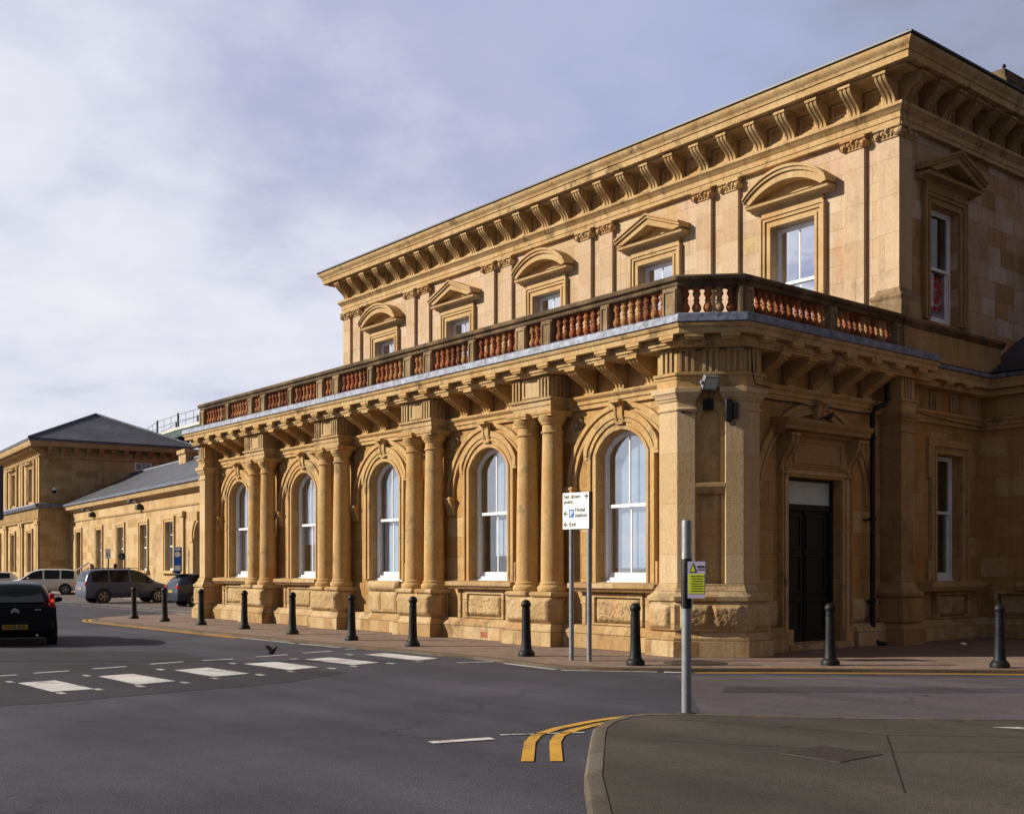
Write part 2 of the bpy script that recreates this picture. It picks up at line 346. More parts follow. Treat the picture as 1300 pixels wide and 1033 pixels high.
def mitre(path, i, closed):
    n = len(path)
    def nrm(a, b):
        dx, dy = b[0] - a[0], b[1] - a[1]; l = hypot(dx, dy); return (dy / l, -dx / l)
    if closed: a = nrm(path[i - 1], path[i]); b = nrm(path[i], path[(i + 1) % n])
    else:
        a = nrm(path[i - 1], path[i]) if i else nrm(path[0], path[1])
        b = nrm(path[i], path[i + 1]) if i < n - 1 else a
    k = 1 + a[0] * b[0] + a[1] * b[1]
    return ((a[0] + b[0]) / k, (a[1] + b[1]) / k)
def thing(name, label, cat, loc=(0, 0, 0), rz=0, group=None):
    o = bpy.data.objects.new(name, None); C.objects.link(o); o.location = loc; o.rotation_euler = (0, 0, rz); o.empty_display_size = .3
    o['label'] = label; o['category'] = cat
    if group: o['group'] = group
    return o
def tag(o, label, cat, group=None):
    o['label'] = label; o['category'] = cat
    if group: o['group'] = group
    return o
def struct(o, kind='structure'): o['kind'] = kind; return o
def dup(o, parent=None):
    c = o.copy(); C.objects.link(c)
    if parent is not None: c.parent = parent
    for ch in [k for k in bpy.data.objects if k.parent == o]: dup(ch, c)
    return c
KIDS = {}
def move(o, dx, dy, dz=0):      # shift a top part built in world coordinates
    o.location.x += dx; o.location.y += dy; o.location.z += dz; return o
def arc(cu, hw, zs, rise, n=14):
    """segmental arch points from left spring to right spring"""
    R = (hw * hw + rise * rise) / (2 * rise); zc = zs + rise - R; a = math.asin(min(1, hw / R))
    if rise > hw: a = pi - a
    return [(cu + R * sin(t), zc + R * cos(t)) for t in [-a + 2 * a * k / n for k in range(n + 1)]]
def text(body, size, fr, u, z, o, material, parent, name='lettering', align='LEFT', ext=.001):
    cu = bpy.data.curves.new(name, 'FONT'); cu.body = body; cu.size = size; cu.extrude = ext; cu.offset = size * .022; cu.align_x = align
    ob = bpy.data.objects.new(name, cu); C.objects.link(ob)
    dg = bpy.context.evaluated_depsgraph_get(); me = bpy.data.meshes.new_from_object(ob.evaluated_get(dg))
    bpy.data.objects.remove(ob)
    for v in me.vertices: v.co = fr.p(u + v.co.x, o + v.co.z, z + v.co.y)
    me.materials.clear(); me.materials.append(MATS[material])
    t = bpy.data.objects.new(name, me); C.objects.link(t); t.parent = parent; t.matrix_parent_inverse = pinv(parent)
    return t
def inst(proto, parent, fr, u, o, z, name=None, material=None, sx=1):
    c = proto.copy(); C.objects.link(c); c.parent = parent; c.matrix_parent_inverse = pinv(parent)
    c.location = fr.p(u, o, z); c.rotation_euler = (0, 0, atan2(fr.u[1], fr.u[0])); c.scale = (sx, 1, 1)
    if name: c.name = name
    if material: c.data = c.data.copy(); c.data.materials.clear(); c.data.materials.append(MATS[material])
    return c
def place(o, parent, fr, u, off, z):
    o.parent = parent; o.matrix_parent_inverse = pinv(parent); o.location = fr.p(u, off, z); o.rotation_euler = (0, 0, atan2(fr.u[1], fr.u[0])); return o
L0 = Fr(0, 0, 1, 0)

# ------------------------------------------------------------------ shared architectural pieces
def wall_open(mb, fr, o, t, u0, u1, z0, z1, cu, hw, zs, zp, rise, n=14):
    """wall slab (front at o, thickness t) with one arched or square opening"""
    mb.box(fr, u0, cu - hw, o - t, o, z0, z1); mb.box(fr, cu + hw, u1, o - t, o, z0, z1)
    if zs > z0 + .01: mb.box(fr, cu - hw, cu + hw, o - t, o, z0, zs)
    if rise > 0:
        A = arc(cu, hw, zp, rise, n)
        for (a, za), (b, zb) in zip(A[:-1], A[1:]):
            a = max(a, cu - hw); b = min(b, cu + hw)
            if b - a > 1e-4: mb.prism(fr, [(a, za), (b, zb), (b, z1), (a, z1)], o - t, o)
    else: mb.box(fr, cu - hw, cu + hw, o - t, o, zp, z1)
def sash(bld, fr, o, cu, hw, zs, zp, rise, zm, blind=None, gl='glass', bars=(0,), label=None, gl2=None):
    """white box sash window with arched or square head; frame front at o"""
    mb = MB(); w = .055
    top = arc(cu, hw, zp, rise, 14) if rise > 0 else [(cu - hw, zp), (cu + hw, zp)]
    topi = arc(cu, hw - w, zp, rise - w * .9, 14) if rise > 0 else [(cu - hw + w, zp - w), (cu + hw - w, zp - w)]
    outer = [(cu - hw, zs)] + top + [(cu + hw, zs)]; inner = [(cu - hw + w, zs + .10)] + topi + [(cu + hw - w, zs + .10)]
    mb.ring(fr, inner, outer, o - .12, o, closed=True)
    mb.box(fr, cu - hw - .02, cu + hw + .02, o - .1, o + .05, zs - .05, zs + .035)
    # upper sash forward, lower sash set back
    w2 = .042
    mb.box(fr, cu - hw + w, cu + hw - w, o - .075, o - .02, zm - .035, zm + .03)
    ui = arc(cu, hw - w - w2, zp, max(rise - w - w2, .02), 14) if rise > 0 else [(cu - hw + w + w2, zp - w - w2), (cu + hw - w - w2, zp - w - w2)]
    uo = [(cu - hw + w, zm + .03)] + topi + [(cu + hw - w, zm + .03)]; u2 = [(cu - hw + w + w2, zm + .031)] + ui + [(cu + hw - w - w2, zm + .031)]
    mb.ring(fr, u2, uo, o - .07, o - .03)
    mb.ring(fr, [(cu - hw + w + w2, zm - .036), (cu - hw + w + w2, zs + .2), (cu + hw - w - w2, zs + .2), (cu + hw - w - w2, zm - .036)],
            [(cu - hw + w, zm - .036), (cu - hw + w, zs + .10), (cu + hw - w, zs + .10), (cu + hw - w, zm - .036)], o - .11, o - .078)
    for b_ in bars:
        mb.box(fr, cu + b_ - .014, cu + b_ + .014, o - .066, o - .034, zm + .03, zp + max(rise - w - .02, -w - w2 + .01))
        mb.box(fr, cu + b_ - .014, cu + b_ + .014, o - .106, o - .082, zs + .2, zm - .03)
    f = mb.build('window', 'white_paint', bld)
    g = MB(); gi = arc(cu, hw - w - .01, zp, max(rise - w, .02), 14) if rise > 0 else [(cu - hw + w, zp - w), (cu + hw - w, zp - w)]
    g.prism(fr, [(cu - hw + w, zm)] + gi + [(cu + hw - w, zm)], o - .052, o - .047)
    g.build('upper_pane', gl, f)
    g = MB(); g.box(fr, cu - hw + w, cu + hw - w, o - .097, o - .092, zs + .1, zm - .01); g.build('lower_pane', gl2 or gl, f)
    if blind:
        b0, b1, q0, q1 = blind; k = MB()
        k.box(fr, cu + b0 * hw, cu + b1 * hw, o - .20, o - .19, q0, q1); k.build('blind', 'blind', f)
    return f
def scroll_bracket(w, h, proj, foot, material, flutes=3, name='bracket'):
    """S-curved console: origin at wall, bottom centre; rises h, projects proj at the top"""
    mb = MB(); n = 14; front = []
    for k in range(n + 1):
        t = k / n; e = t * t * (3 - 2 * t)
        o = foot + (proj - foot) * e + .035 * sin(2 * pi * t) * -1
        front.append((o, h * t))
    # lower curl and upper curl
    body = [(0, 0)] + [(o - .022, z) for o, z in front] + [(0, h)]
    mb.exu(L0, body, -w / 2 + .005, w / 2 - .005)
    fw = w / (flutes * 2 - 1)
    for i in range(flutes):
        a = -w / 2 + i * 2 * fw
        mb.exu(L0, [(max(front[0][0] - .06, .01), 0.004)] + front + [(front[-1][0] - .12, h - .002)] + [(o - .06, z) for o, z in front[1:-1]][::-1][2:], a, a + fw)
    mb.box(L0, -w / 2 - .02, w / 2 + .02, 0, foot + .03, -.05, 0.012)
    mb.box(L0, -w / 2 - .025, w / 2 + .025, 0, proj + .035, h - .055, h)
    return mb.build(name, material)
def triglyph(mb, fr, cu, o, z0, z1, w=.26, n=3):
    g = w / (n * 2 - 1)
    for i in range(n):
        a = cu - w / 2 + 2 * g * i; mb.prism(fr, [(a, z0), (a + g, z0), (a + g, z1), (a, z1)], o, o + .035)
    mb.box(fr, cu - w / 2 - .015, cu + w / 2 + .015, o, o + .045, z1 - .05, z1)
def rough_block(mb, fr, u0, u1, z0, z1, o, d, amp=.02, pitted=False, seg=.05):
    if pitted: seg = .026; amp = .004
    """rock-faced stone: gridded face with a chamfered margin"""
    nu = max(3, int((u1 - u0) / seg)); nz = max(3, int((z1 - z0) / seg)); P = []
    for j in range(nz + 1):
        for i in range(nu + 1):
            a = i / nu; c = j / nz; e = min(a, 1 - a) * (u1 - u0); g = min(c, 1 - c) * (z1 - z0); q = min(e, g)
            h = d * min(1, q / .07) if q > 0 else 0
            if q > .04: h += random.uniform(-amp, amp) - (.022 if pitted and random.random() < .30 else 0)
            P.append(fr.p(u0 + (u1 - u0) * a, o + h, z0 + (z1 - z0) * c))
    F = [(j * (nu + 1) + i, j * (nu + 1) + i + 1, (j + 1) * (nu + 1) + i + 1, (j + 1) * (nu + 1) + i) for j in range(nz) for i in range(nu)]
    mb.add(P, F); mb.box(fr, u0, u1, o - .06, o + .001, z0, z1)

# ================================================================== MAIN STATION BUILDING
B = thing('station_building', 'golden sandstone railway station with a columned arcade, balustraded terrace and bracketed upper storey', 'building', (-24, 18, 0))
FRT = W
YW, YS = -15.8, -15.3                     # o of wall plane and of shaft plane (o = -Y)
SID = Fr(-13.15, 0, 0, 1)                 # side face, o=0 on the pier plane X=-13.15
CH = Fr(-14.0, 15.3, 1, 1)                # chamfered corner
CHL = .85 * sqrt(2)
bays = [-15.88, -20.16, -24.50, -28.76, -32.93]
pairs = [-18.09, -22.37, -26.65, -30.93]
XL = -34.97
# --- wing wall
mb = MB(); edges = [-14.2] + pairs + [XL + .25]
for i, c in enumerate(bays):
    wall_open(mb, FRT, YW, .42, edges[i + 1], edges[i], 1.24, 5.75, c, .70, 1.24, 3.90, .46)
mb.box(FRT, XL + .25, -14.2, YW - .42, YW + .05, 0, 1.24)
SW = -.5                                   # side wall o  (X=-13.65)
wall_open(mb, SID, SW, .4, 16.3, 21.5, 0, 5.75, 18.95, .9, 0, 3.42, 0)
wall_open(mb, SID, SW, .4, 21.5, 25.5, 0, 6.3, 24.0, .56, 1.3, 4.2, 0)
mb.box(Fr(XL, 0, 0, -1), -34, -15.6, -.6, -.12, 0, 5.9)            # west return
mb.box(W, -34.5, -13.9, -33.5, -33, 0, 5.6)                       # rear, unseen
wing = mb.build('wing_wall', 'gold_wall', B)


# dark rooms behind the glass
mb = MB(); mb.box(W, -34.4, -14.1, -20.2, -20.1, 0.3, 5.7); mb.box(W, -34.4, -14.1, -20.1, -16.3, .3, .36); mb.box(W, -34.4, -14.1, -20.1, -16.3, 5.6, 5.66)
mb.box(Fr(-17, 0, 0, 1), 22, 27, 0, .05, .3, 5.7)
mb.build('room_lining', 'interior', B)
# --- far right return wall (faces the road), one storey
RET = Fr(-13.65, 25.5, 1, 0)
mb = MB(); wall_open(mb, RET, 0, .4, 0, 14, 0, 6.3, 2.25, .6, 1.3, 4.2, 0)
mb.build('return_wall', 'gold_wall', B)
# --- surround of one arcade bay
def arcade_surround(fr, o, c, sill=True, door=False):
    mb = MB()
    zp, rise, hw = 3.90, .46, .70
    if not door:
        inn = [(c - hw, 1.33)] + arc(c, hw, zp, rise, 16) + [(c + hw, 1.33)]
        steps = [(.07, .10), (.15, .075), (.23, .11)]; prev = 0
        for k, (w_, oo) in enumerate(steps):
            a = [(c - hw - prev, 1.33)] + arc(c, hw + prev, zp, rise + prev, 16) + [(c + hw + prev, 1.33)]
            b_ = [(c - hw - w_, 1.33)] + arc(c, hw + w_, zp, rise + w_, 16) + [(c + hw + w_, 1.33)]
            mb.ring(fr, a, b_, o, o + oo); prev = w_
        # eared crown: wider band above the springing
        e0, e1 = .23, .34
        a = [(c - hw - e0, 3.88)] + arc(c, hw + e0, zp + .12, rise + e0 - .11, 16) + [(c + hw + e0, 3.88)]
        b_ = [(c - hw - e1, 3.88)] + arc(c, hw + e1, zp + .16, rise + e1 - .13, 16) + [(c + hw + e1, 3.88)]
        mb.ring(fr, a, b_, o, o + .13)
        for sg in (-1, 1): mb.box(fr, c + sg * (hw + .285) - .06, c + sg * (hw + .285) + .06, o, o + .12, 3.82, 3.88)
        for sg in (-1, 1): mb.box(fr, c + sg * (hw + .23 + .03) - .035, c + sg * (hw + .23 + .03) + .035, o, o + .09, 1.33, 1.75)
    # big outer archivolt down to corbels
    R = 2.0 if door else 1.60; zc = 2.92 if door else 3.30; dr = R - 1.60
    for r0, r1, oo in ((1.36 + dr, 1.42 + dr, .07), (1.42 + dr, 1.50 + dr, .045), (1.50 + dr, 1.60 + dr, .085)):
        A = lambda r: [(c + r * cos(pi - pi * k / 28), zc + r * sin(pi - pi * k / 28)) for k in range(29)]
        mb.ring(fr, A(r0), A(r1), o, o + oo)
    for sg in ((-1, 1) if not door else ()):
        u = c + sg * 1.48
        mb.exu(fr, [(o, 2.86), (o + .05, 2.86), (o + .06, 2.95), (o + .14, 3.14), (o + .17, 3.18), (o + .17, 3.30), (o, 3.30)], u - .13, u + .13)
        mb.box(fr, u - .15, u + .15, o, o + .19, 3.23, 3.28)
    s_ = mb.build('window_surround', 'gold_trim', B, bevel=.006)
    # keystone scroll
    kb = MB(); n = 14; f_ = []
    for k in range(n + 1):
        t = k / n; f_.append((.10 + .17 * (t ** 1.3) + .03 * sin(2 * pi * t), .42 * t))
    kb.exu(Fr(fr.p(c, o, 4.53)[0], fr.p(c, o, 4.53)[1], fr.u[0], fr.u[1], 4.50), [(0, 0)] + [(a - .02, z) for a, z in f_] + [(0, .42)], -.115, .115)
    for a0 in (-.12, .06): kb.exu(Fr(fr.p(c, o, 0)[0], fr.p(c, o, 0)[1], fr.u[0], fr.u[1], 4.50), [(0, 0)] + f_ + [(0, .42)], a0, a0 + .06)
    kb.box(fr, c - .14, c + .14, o, o + .3, 4.875, 4.92); kb.box(fr, c - .10, c + .10, o, o + .14, 4.46, 4.5)
    kb.build('keystone', 'gold_trim', s_, bevel=.005)
    # rosettes in the spandrels
    for sg in ((-1, 1) if not door else ()):
        u = c + sg * 1.32; rb = MB()
        rb.disc(fr, u, 4.56, [(.17, o - .01), (.17, o + .05), (.15, o + .07), (.13, o + .05), (.12, o + .02), (.05, o + .02), (.045, o + .07), (.01, o + .075)], 20)
        for k in range(6):
            t = k * pi / 3; rb.disc(fr, u + .083 * cos(t), 4.56 + .083 * sin(t), [(.032, o + .01), (.030, o + .04), (.012, o + .055)], 8)
        rb.build('rosette', 'rough_stone', s_)
    if sill:
        sb = MB(); sb.exu(fr, [(o, 1.14), (o + .32, 1.14), (o + .38, 1.20), (o + .42, 1.22), (o + .42, 1.31), (o, 1.34)], c - 1.22, c + 1.22)
        sb.build('window_sill', 'base_stone', s_, bevel=.012)
    return s_
for i, c in enumerate(bays): arcade_surround(FRT, YW, c, sill=(i != 2))
arcade_surround(SID, SW, 18.95, sill=False, door=True)
# --- windows of the arcade
WB = [(-.80, .98, 1.62, 4.3), (-.3, .95, 1.9, 4.3), (-.85, .95, 1.4, 4.3), (-.9, .95, 2.3, 4.3), (-.95, 1.0, 1.4, 4.3)]
GL = ['glass', 'glass_dark', 'glass_dark', 'glass', 'glass']
for i, c in enumerate(bays):
    sash(B, FRT, -15.93, c, .695, 1.33, 3.90, .455, 2.87, blind=WB[i], gl='glass', gl2=GL[i])
sash(B, SID, -.70, 24.0, .55, 1.32, 4.19, 0, 2.9, gl='glass_dark', gl2='glass_dark', bars=(-.2,))
sash(B, RET, -.2, 2.25, .59, 1.32, 4.19, 0, 2.9, gl='glass_dark', bars=(0,))
# square surrounds of the plain windows on side and return
def square_surround(fr, o, c, hw, zs, zt, sill=True, material='gold_trim'):
    mb = MB(); prev = 0
    for w_, oo in ((.08, .08), (.17, .05), (.25, .10)):
        mb.ring(fr, [(c - hw - prev, zs), (c - hw - prev, zt + prev), (c + hw + prev, zt + prev), (c + hw + prev, zs)],
                [(c - hw - w_, zs), (c - hw - w_, zt + w_), (c + hw + w_, zt + w_), (c + hw + w_, zs)], o, o + oo); prev = w_
    e0 = .25; e1 = .34
    mb.ring(fr, [(c - hw - e0, zt - .55), (c - hw - e0, zt + e0), (c + hw + e0, zt + e0), (c + hw + e0, zt - .55)],
            [(c - hw - e1, zt - .55), (c - hw - e1, zt + e1), (c + hw + e1, zt + e1), (c + hw + e1, zt - .55)], o, o + .08)
    for sg in (-1, 1): mb.box(fr, c + sg * (hw + .3) - .05, c + sg * (hw + .3) + .05, o, o + .07, zs, zs + .5)
    if sill: mb.exu(fr, [(o, zs - .2), (o + .25, zs - .2), (o + .33, zs - .09), (o + .33, zs), (o, zs + .02)], c - hw - .65, c + hw + .65)
    return mb.build('window_surround', material, B, bevel=.006)
square_surround(SID, SW, 24.0, .56, 1.3, 4.2); square_surround(RET, 0, 2.25, .6, 1.3, 4.2)
# --- dado under the windows, plinths
mb = MB()
mb.box(FRT, XL + .3, -14.2, YW + .04, YW + .36, 0, .30)
mb.exu(FRT, [(YW + .04, .3), (YW + .36, .3), (YW + .35, .36), (YW + .28, .42), (YW + .26, .47), (YW + .04, .47)], XL + .3, -14.2)
for fr, o, a, b_ in ((SID, SW, 16.5, 17.8), (SID, SW, 20.1, 25.5), (RET, 0, 0, 14)):
    o_ = o if fr is SID else 0
    mb.box(fr, a, b_, o_, o_ + .26, 0, .30); mb.exu(fr, [(o_, .3), (o_ + .26, .3), (o_ + .24, .37), (o_ + .16, .43), (o_ + .15, .47), (o_, .47)], a, b_)
mb.build('plinth_course', 'base_stone', B, bevel=.012)
class Each:
    """builds every piece as an object of its own"""
    def __init__(s, name, m, parent, **k): s.a = (name, m, parent); s.k = k
    def new(s): s.flush(); s.mb = MB(); return s.mb
    def flush(s):
        if getattr(s, 'mb', None) and s.mb.v: s.mb.build(*s.a, **s.k)
        s.mb = None
PN = Each('rusticated_panel', 'rough_stone', B, ang=60); STR = Each('dado_framing', 'base_stone', B, bevel=.008)
for i, c in enumerate(bays):
    pn = PN.new(); st = STR.new()
    if i == 2:
        rough_block(pn, FRT, c - .66, c - .05, .50, 1.02, YW + .14, .05, .006); rough_block(pn, FRT, c - .04, c + .66, .50, 1.02, YW + .14, .05, .006)
        rough_block(pn, FRT, c - .70, c + .70, 1.04, 1.30, YW + .1, .10, .012)
    else:
        rough_block(pn, FRT, c - .62, c + .62, .53, 1.02, YW + .12, .10, .022, True, .04)
        for sg in (-1, 1):
            for d_ in (.80, .98): st.box(FRT, c + sg * d_ - .055, c + sg * d_ + .055, YW + .04, YW + .17, .47, 1.14)
        st.ring(FRT, [(c - .64, .52), (c - .64, 1.03), (c + .64, 1.03), (c + .64, .52)], [(c - .71, .48), (c - .71, 1.12), (c + .71, 1.12), (c + .71, .48)], YW + .04, YW + .2, closed=True)
for fr, o_, cs in ((SID, SW, (24.0,)), (RET, 0, (1.1, 3.2, 5.6))):
    for c in cs:
        pn = PN.new(); st = STR.new()
        rough_block(pn, fr, c - .6, c + .6, .53, 1.0, o_ + .05, .07, .014, True)
        st.ring(fr, [(c - .63, .52), (c - .63, 1.02), (c + .63, 1.02), (c + .63, .52)], [(c - .7, .48), (c - .7, 1.08), (c + .7, 1.08), (c + .7, .48)], o_, o_ + .16, closed=True)
for u0, u1 in ((16.62, 17.75), (20.15, 21.2)): pn = PN.new(); rough_block(pn, SID, u0, u1, .5, .98, SW + .02, .06, .01)
PN.flush(); STR.flush()
# air bricks
for u in (-19.05 - 1.0, -24.0 - 3.7):
    mb = MB(); mb.box(FRT, u, u + .22, YW + .355, YW + .368, .06, .19); mb.build('air_brick', 'brick_red', B)

# --- coupled columns
def column(cx, y):
    mb = MB(); r0, r1 = .245, .208; prof = [(.30, 1.13), (.315, 1.16), (.315, 1.22), (.295, 1.25), (.262, 1.27), (.27, 1.29), (.27, 1.31), (r0, 1.335)]
    for k in range(11):
        t = k / 10; prof.append((r0 + (r1 - r0) * t ** 1.6, 1.34 + (4.42 - 1.34) * t))
    mb.lathe(cx, y, prof, 32)
    o = mb.build('column', 'gold_trim', B, ang=40)
    k = MB(); k.lathe(cx, y, [(.222, 4.42), (.235, 4.43), (.238, 4.46), (.215, 4.475), (.21, 4.60), (.235, 4.61), (.24, 4.64), (.27, 4.67), (.30, 4.73), (.305, 4.76), (.30, 4.765)], 32)
    k.stack([(cx - .3, y - .3), (cx + .3, y - .3), (cx + .3, y + .3), (cx - .3, y + .3)], [(4.765, 0), (4.80, 0), (4.81, .02), (4.85, .035), (4.875, .035)])
    k.build('capital', 'gold_trim', o, ang=40)
    return o
def pair_poly(c, hw, y0, y1): return [(c - hw, y0), (c + hw, y0), (c + hw, y1), (c - hw, y1)]
for c in pairs:
    for sg in (-1, 1): column(c + sg * .405, 15.5)
    mb = MB(); P = pair_poly(c, .68, 15.22, 15.85)
    mb.stack(P, [(0, .12), (.29, .12), (.30, .11)]); mb.stack(P, [(.302, .10), (.35, .10), (.40, .05), (.43, .045), (.46, .02)])
    mb.stack(P, [(.462, 0), (1.02, 0)])
    for sg in (-1, 1): mb.stack(pair_poly(c + sg * .405, .30, 15.20, 15.85), [(1.02, .02), (1.05, .05), (1.10, .05), (1.13, .01)])
    pd = mb.build('pedestal', 'base_stone', B, bevel=.015)
    r = MB(); rough_block(r, FRT, c - .70, c + .70, .48, 1.01, -15.21, .10, .014, False, .04)
    SD = Fr(c + .68, 0, 0, 1); rough_block(r, SD, 15.24, 15.56, .48, 1.01, 0, .07, .012, False, .06)
    SE = Fr(c - .68, 0, 0, -1); rough_block(r, SE, -15.56, -15.24, .48, 1.01, 0, .07, .012, False, .06)
    for q in (.08, .14, .20): r.box(SD, 15.56 + q, 15.59 + q, -.01, .05, .5, 1.0)
    r.build('rock_faced_block', 'rough_stone', pd, ang=60)
# --- piers
PP = [(.302, .17), (.35, .17), (.40, .12), (.43, .115), (.46, .09), (.47, .12), (.49, .14), (.95, .14), (.98, .11), (1.0, .10), (1.02, .15), (1.10, .16), (1.12, .13), (1.17, .08), (1.27, .035), (1.30, .02), (1.33, 0)]
SH = [(1.33, 0), (4.48, 0), (4.49, .025), (4.53, .03), (4.54, 0), (4.66, 0), (4.67, .02), (4.71, .03), (4.715, .05), (4.76, .06), (4.80, .09), (4.805, .105), (4.90, .11), (4.905, .02)]
EN = [(4.905, .03), (5.06, .03), (5.065, .045), (5.12, .045), (5.125, .08), (5.18, .08), (5.185, .02), (5.62, .02)]
corner = [(-14.45, 15.9), (-14.45, 15.3), (-14.0, 15.3), (-13.15, 16.15), (-13.15, 16.6), (-13.7, 16.6), (-13.95, 16.3)]
def pier(polys, base, ent, shaftmat='pier_stone', basemat='base_stone'):
    mb = MB()
    for p in polys: mb.stack(p, SH)
    o = mb.build('pier', shaftmat, B, bevel=.012)
    mb = MB(); mb.stack(base, [(0, .19), (.29, .19), (.30, .18)]); mb.stack(base, PP); mb.build('pier_base', basemat, o, bevel=.012)
    mb = MB(); mb.stack(ent, EN); mb.build('pier_entablature', 'gold_trim', o, bevel=.008)
    return o
chp = lambda a: (-14.0 + a / sqrt(2), 15.3 + a / sqrt(2))
p1 = [(-14.45, 15.85), (-14.45, 15.3), (-14.0, 15.3), chp(.33), (-13.99, 15.80)]
p2 = [chp(CHL - .33), (-13.15, 16.15), (-13.15, 16.6), (-13.68, 16.6), (-13.66, 16.15)]
cp = pier([p1, p2], corner, corner)
# rock faced blocks on corner base
for a_ in ((W, -14.56, -14.03, .50, .95, -15.165, .075, .013, False, .03), (CH, .04, .595, .50, .95, .135, .075, .013, False, .03), (CH, .61, 1.16, .50, .95, .135, .075, .013, False, .03), (SID, 16.18, 16.7, .50, .95, .135, .075, .013, False, .03)):
    r = MB(); rough_block(r, *a_); r.build('rock_faced_block', 'rough_stone', cp, ang=60)
# niche between the chamfer piers
mb = MB(); mb.box(CH, .31, CHL - .31, -.34, -.14, 1.3, 4.92)
mb.ring(CH, [(.42, 3.2), (.42, 4.35)] + [(CHL / 2 + .18 * cos(t), 4.35 + .18 * sin(t)) for t in [pi - pi * k / 8 for k in range(9)]] + [(CHL - .42, 4.35), (CHL - .42, 3.2)][0:2],
        [(.34, 3.2), (.34, 4.6)] + [(.34 + (CHL - .68) * k / 8, 4.66) for k in range(9)] + [(CHL - .34, 4.6), (CHL - .34, 3.2)][0:2], -.14, -.09)
mb.exu(CH, [(-.14, 2.98), (-.06, 2.98), (-.03, 3.06), (.0, 3.10), (.0, 3.17), (-.14, 3.2)], .33, CHL - .33)
mb.box(CH, .33, .40, -.14, -.09, 1.35, 2.98); mb.box(CH, CHL - .40, CHL - .33, -.14, -.09, 1.35, 2.98)
mb.box(CH, .31, CHL - .31, -.34, -.05, 1.0, 1.33)
mb.build('corner_niche', 'gold_trim', B, bevel=.006)
lp = [(XL, 15.3), (XL + .42, 15.3), (XL + .42, 15.85), (XL, 15.85)]
pl = pier([lp], lp, lp)
fp = [(-13.65, 21.28), (-13.15, 21.28), (-13.15, 21.75), (-13.65, 21.75)]
pier([fp], fp, fp, 'side_trim', 'side_trim')

# --- arcade entablature: string, frieze blocks, consoles, cornice
mb = MB()
ST = [(0, 4.87), (.07, 4.87), (.07, 4.96), (.10, 4.965), (.10, 5.04), (.13, 5.06), (.16, 5.10), (.16, 5.14), (0, 5.15)]
mb.exu(FRT, [(YW + a, z) for a, z in ST], XL + .3, -14.3)
mb.exu(SID, [(SW + a, z) for a, z in ST], 16.5, 21.4)
ST2 = [(a + .02, z) for a, z in ST]
mb.sweep([(-13.65, 21.7), (-13.65, 25.5), (0.3, 25.5)], [(a, z) for a, z in ST])
mb.build('string_course', 'gold_trim', B, bevel=.006)
FZ = Each('frieze_block', 'rough_stone', B, bevel=.005)
for c in pairs:
    fz = FZ.new(); P = pair_poly(c, .62, 15.27, 15.85)
    fz.stack(P, [(4.876, .0), (4.99, .0), (4.995, .02), (5.10, .02), (5.105, .06), (5.16, .07), (5.165, 0), (5.62, 0)])
    for sg in (-1, 1): triglyph(fz, FRT, c + sg * .47, -15.265, 5.17, 5.60)
    fz.ring(FRT, [(c - .22, 5.24), (c - .22, 5.54), (c + .22, 5.54), (c + .22, 5.24)], [(c - .28, 5.19), (c - .28, 5.59), (c + .28, 5.59), (c + .28, 5.19)], -15.268, -15.245, closed=True)
    for sg in (-1, 1): triglyph(fz, Fr(c + sg * .62, 0, 0, sg), sg * 15.5, .0, 5.17, 5.60)
for fr, u in ((FRT, -14.22), (CH, .17), (CH, CHL / 2), (CH, CHL - .17), (SID, 16.36), (FRT, XL + .21), (SID, 21.5)):
    fz = FZ.new(); triglyph(fz, fr, u, (-15.3 if fr is FRT else 0) + .02, 5.19, 5.61, .28)
for u in (22.5, 23.35, 24.2): fz = FZ.new(); triglyph(fz, SID, u, SW + .01, 5.19, 5.6, .28)
FZ.flush()
PC = [(XL - .38, 24), (XL - .38, 14.92), (-13.62, 14.92), (-12.77, 15.77), (-12.77, 22.1)]   # edge of the cornice slab
mb = MB()
# bearing beam over consoles, soffit, corona
mb.sweep(PC, [(-.75, 5.62), (-.20, 5.62), (-.20, 5.66), (-.17, 5.67), (-.17, 5.79), (-.75, 5.79)])
mb.sweep(PC, [(-.9, 5.80), (-.12, 5.80), (-.02, 5.80), (-.02, 5.90), (0, 5.905), (.03, 5.955), (.03, 5.985), (-.9, 6.0)])
PC2 = [(-13.17, 22.1), (-13.17, 25.02), (0.3, 25.02)]
mb.sweep(PC2, [(-.5, 5.62), (-.15, 5.62), (-.15, 5.76), (-.5, 5.76)])
mb.sweep(PC2, [(-.5, 5.77), (-.02, 5.77), (-.02, 5.88), (.03, 5.955), (.03, 5.985), (-.5, 6.0)])
corn = mb.build('terrace_cornice', 'cornice_stone', B, bevel=.006)
mu = MB(); mu.box(L0, -.17, .17, -.17, -.025, 5.735, 5.802); mu.box(L0, -.14, .14, -.17, -.045, 5.70, 5.734); mup = mu.build('mutule', 'gold_trim'); mun = []
def mut(fr, u, o): (inst if mun else place)(mup, corn, fr, u, o, 0); mun.append(1)
u = -13.95
while u > XL - .3: mut(FRT, u, -14.92); u -= .856
for v in (.28, .92): mut(Fr(-13.62, 14.92, 1, 1), v, 0)
v = 16.45
while v < 22: mut(Fr(-12.77, 0, 0, 1), v, 0); v += .85
for v in (22.5, 23.35, 24.2): mut(Fr(-13.17, 0, 0, 1), v, 0)
bk = scroll_bracket(.24, .46, .62, .10, 'gold_trim', 3)
first = True
spots = [(FRT, c + d, YW + .02, 5.16) for c in bays for d in (-.86, 0, .86)] + [(SID, 18.88 + .86 * k, SW + .02, 5.16) for k in (-2, -1, 0, 1, 2)]
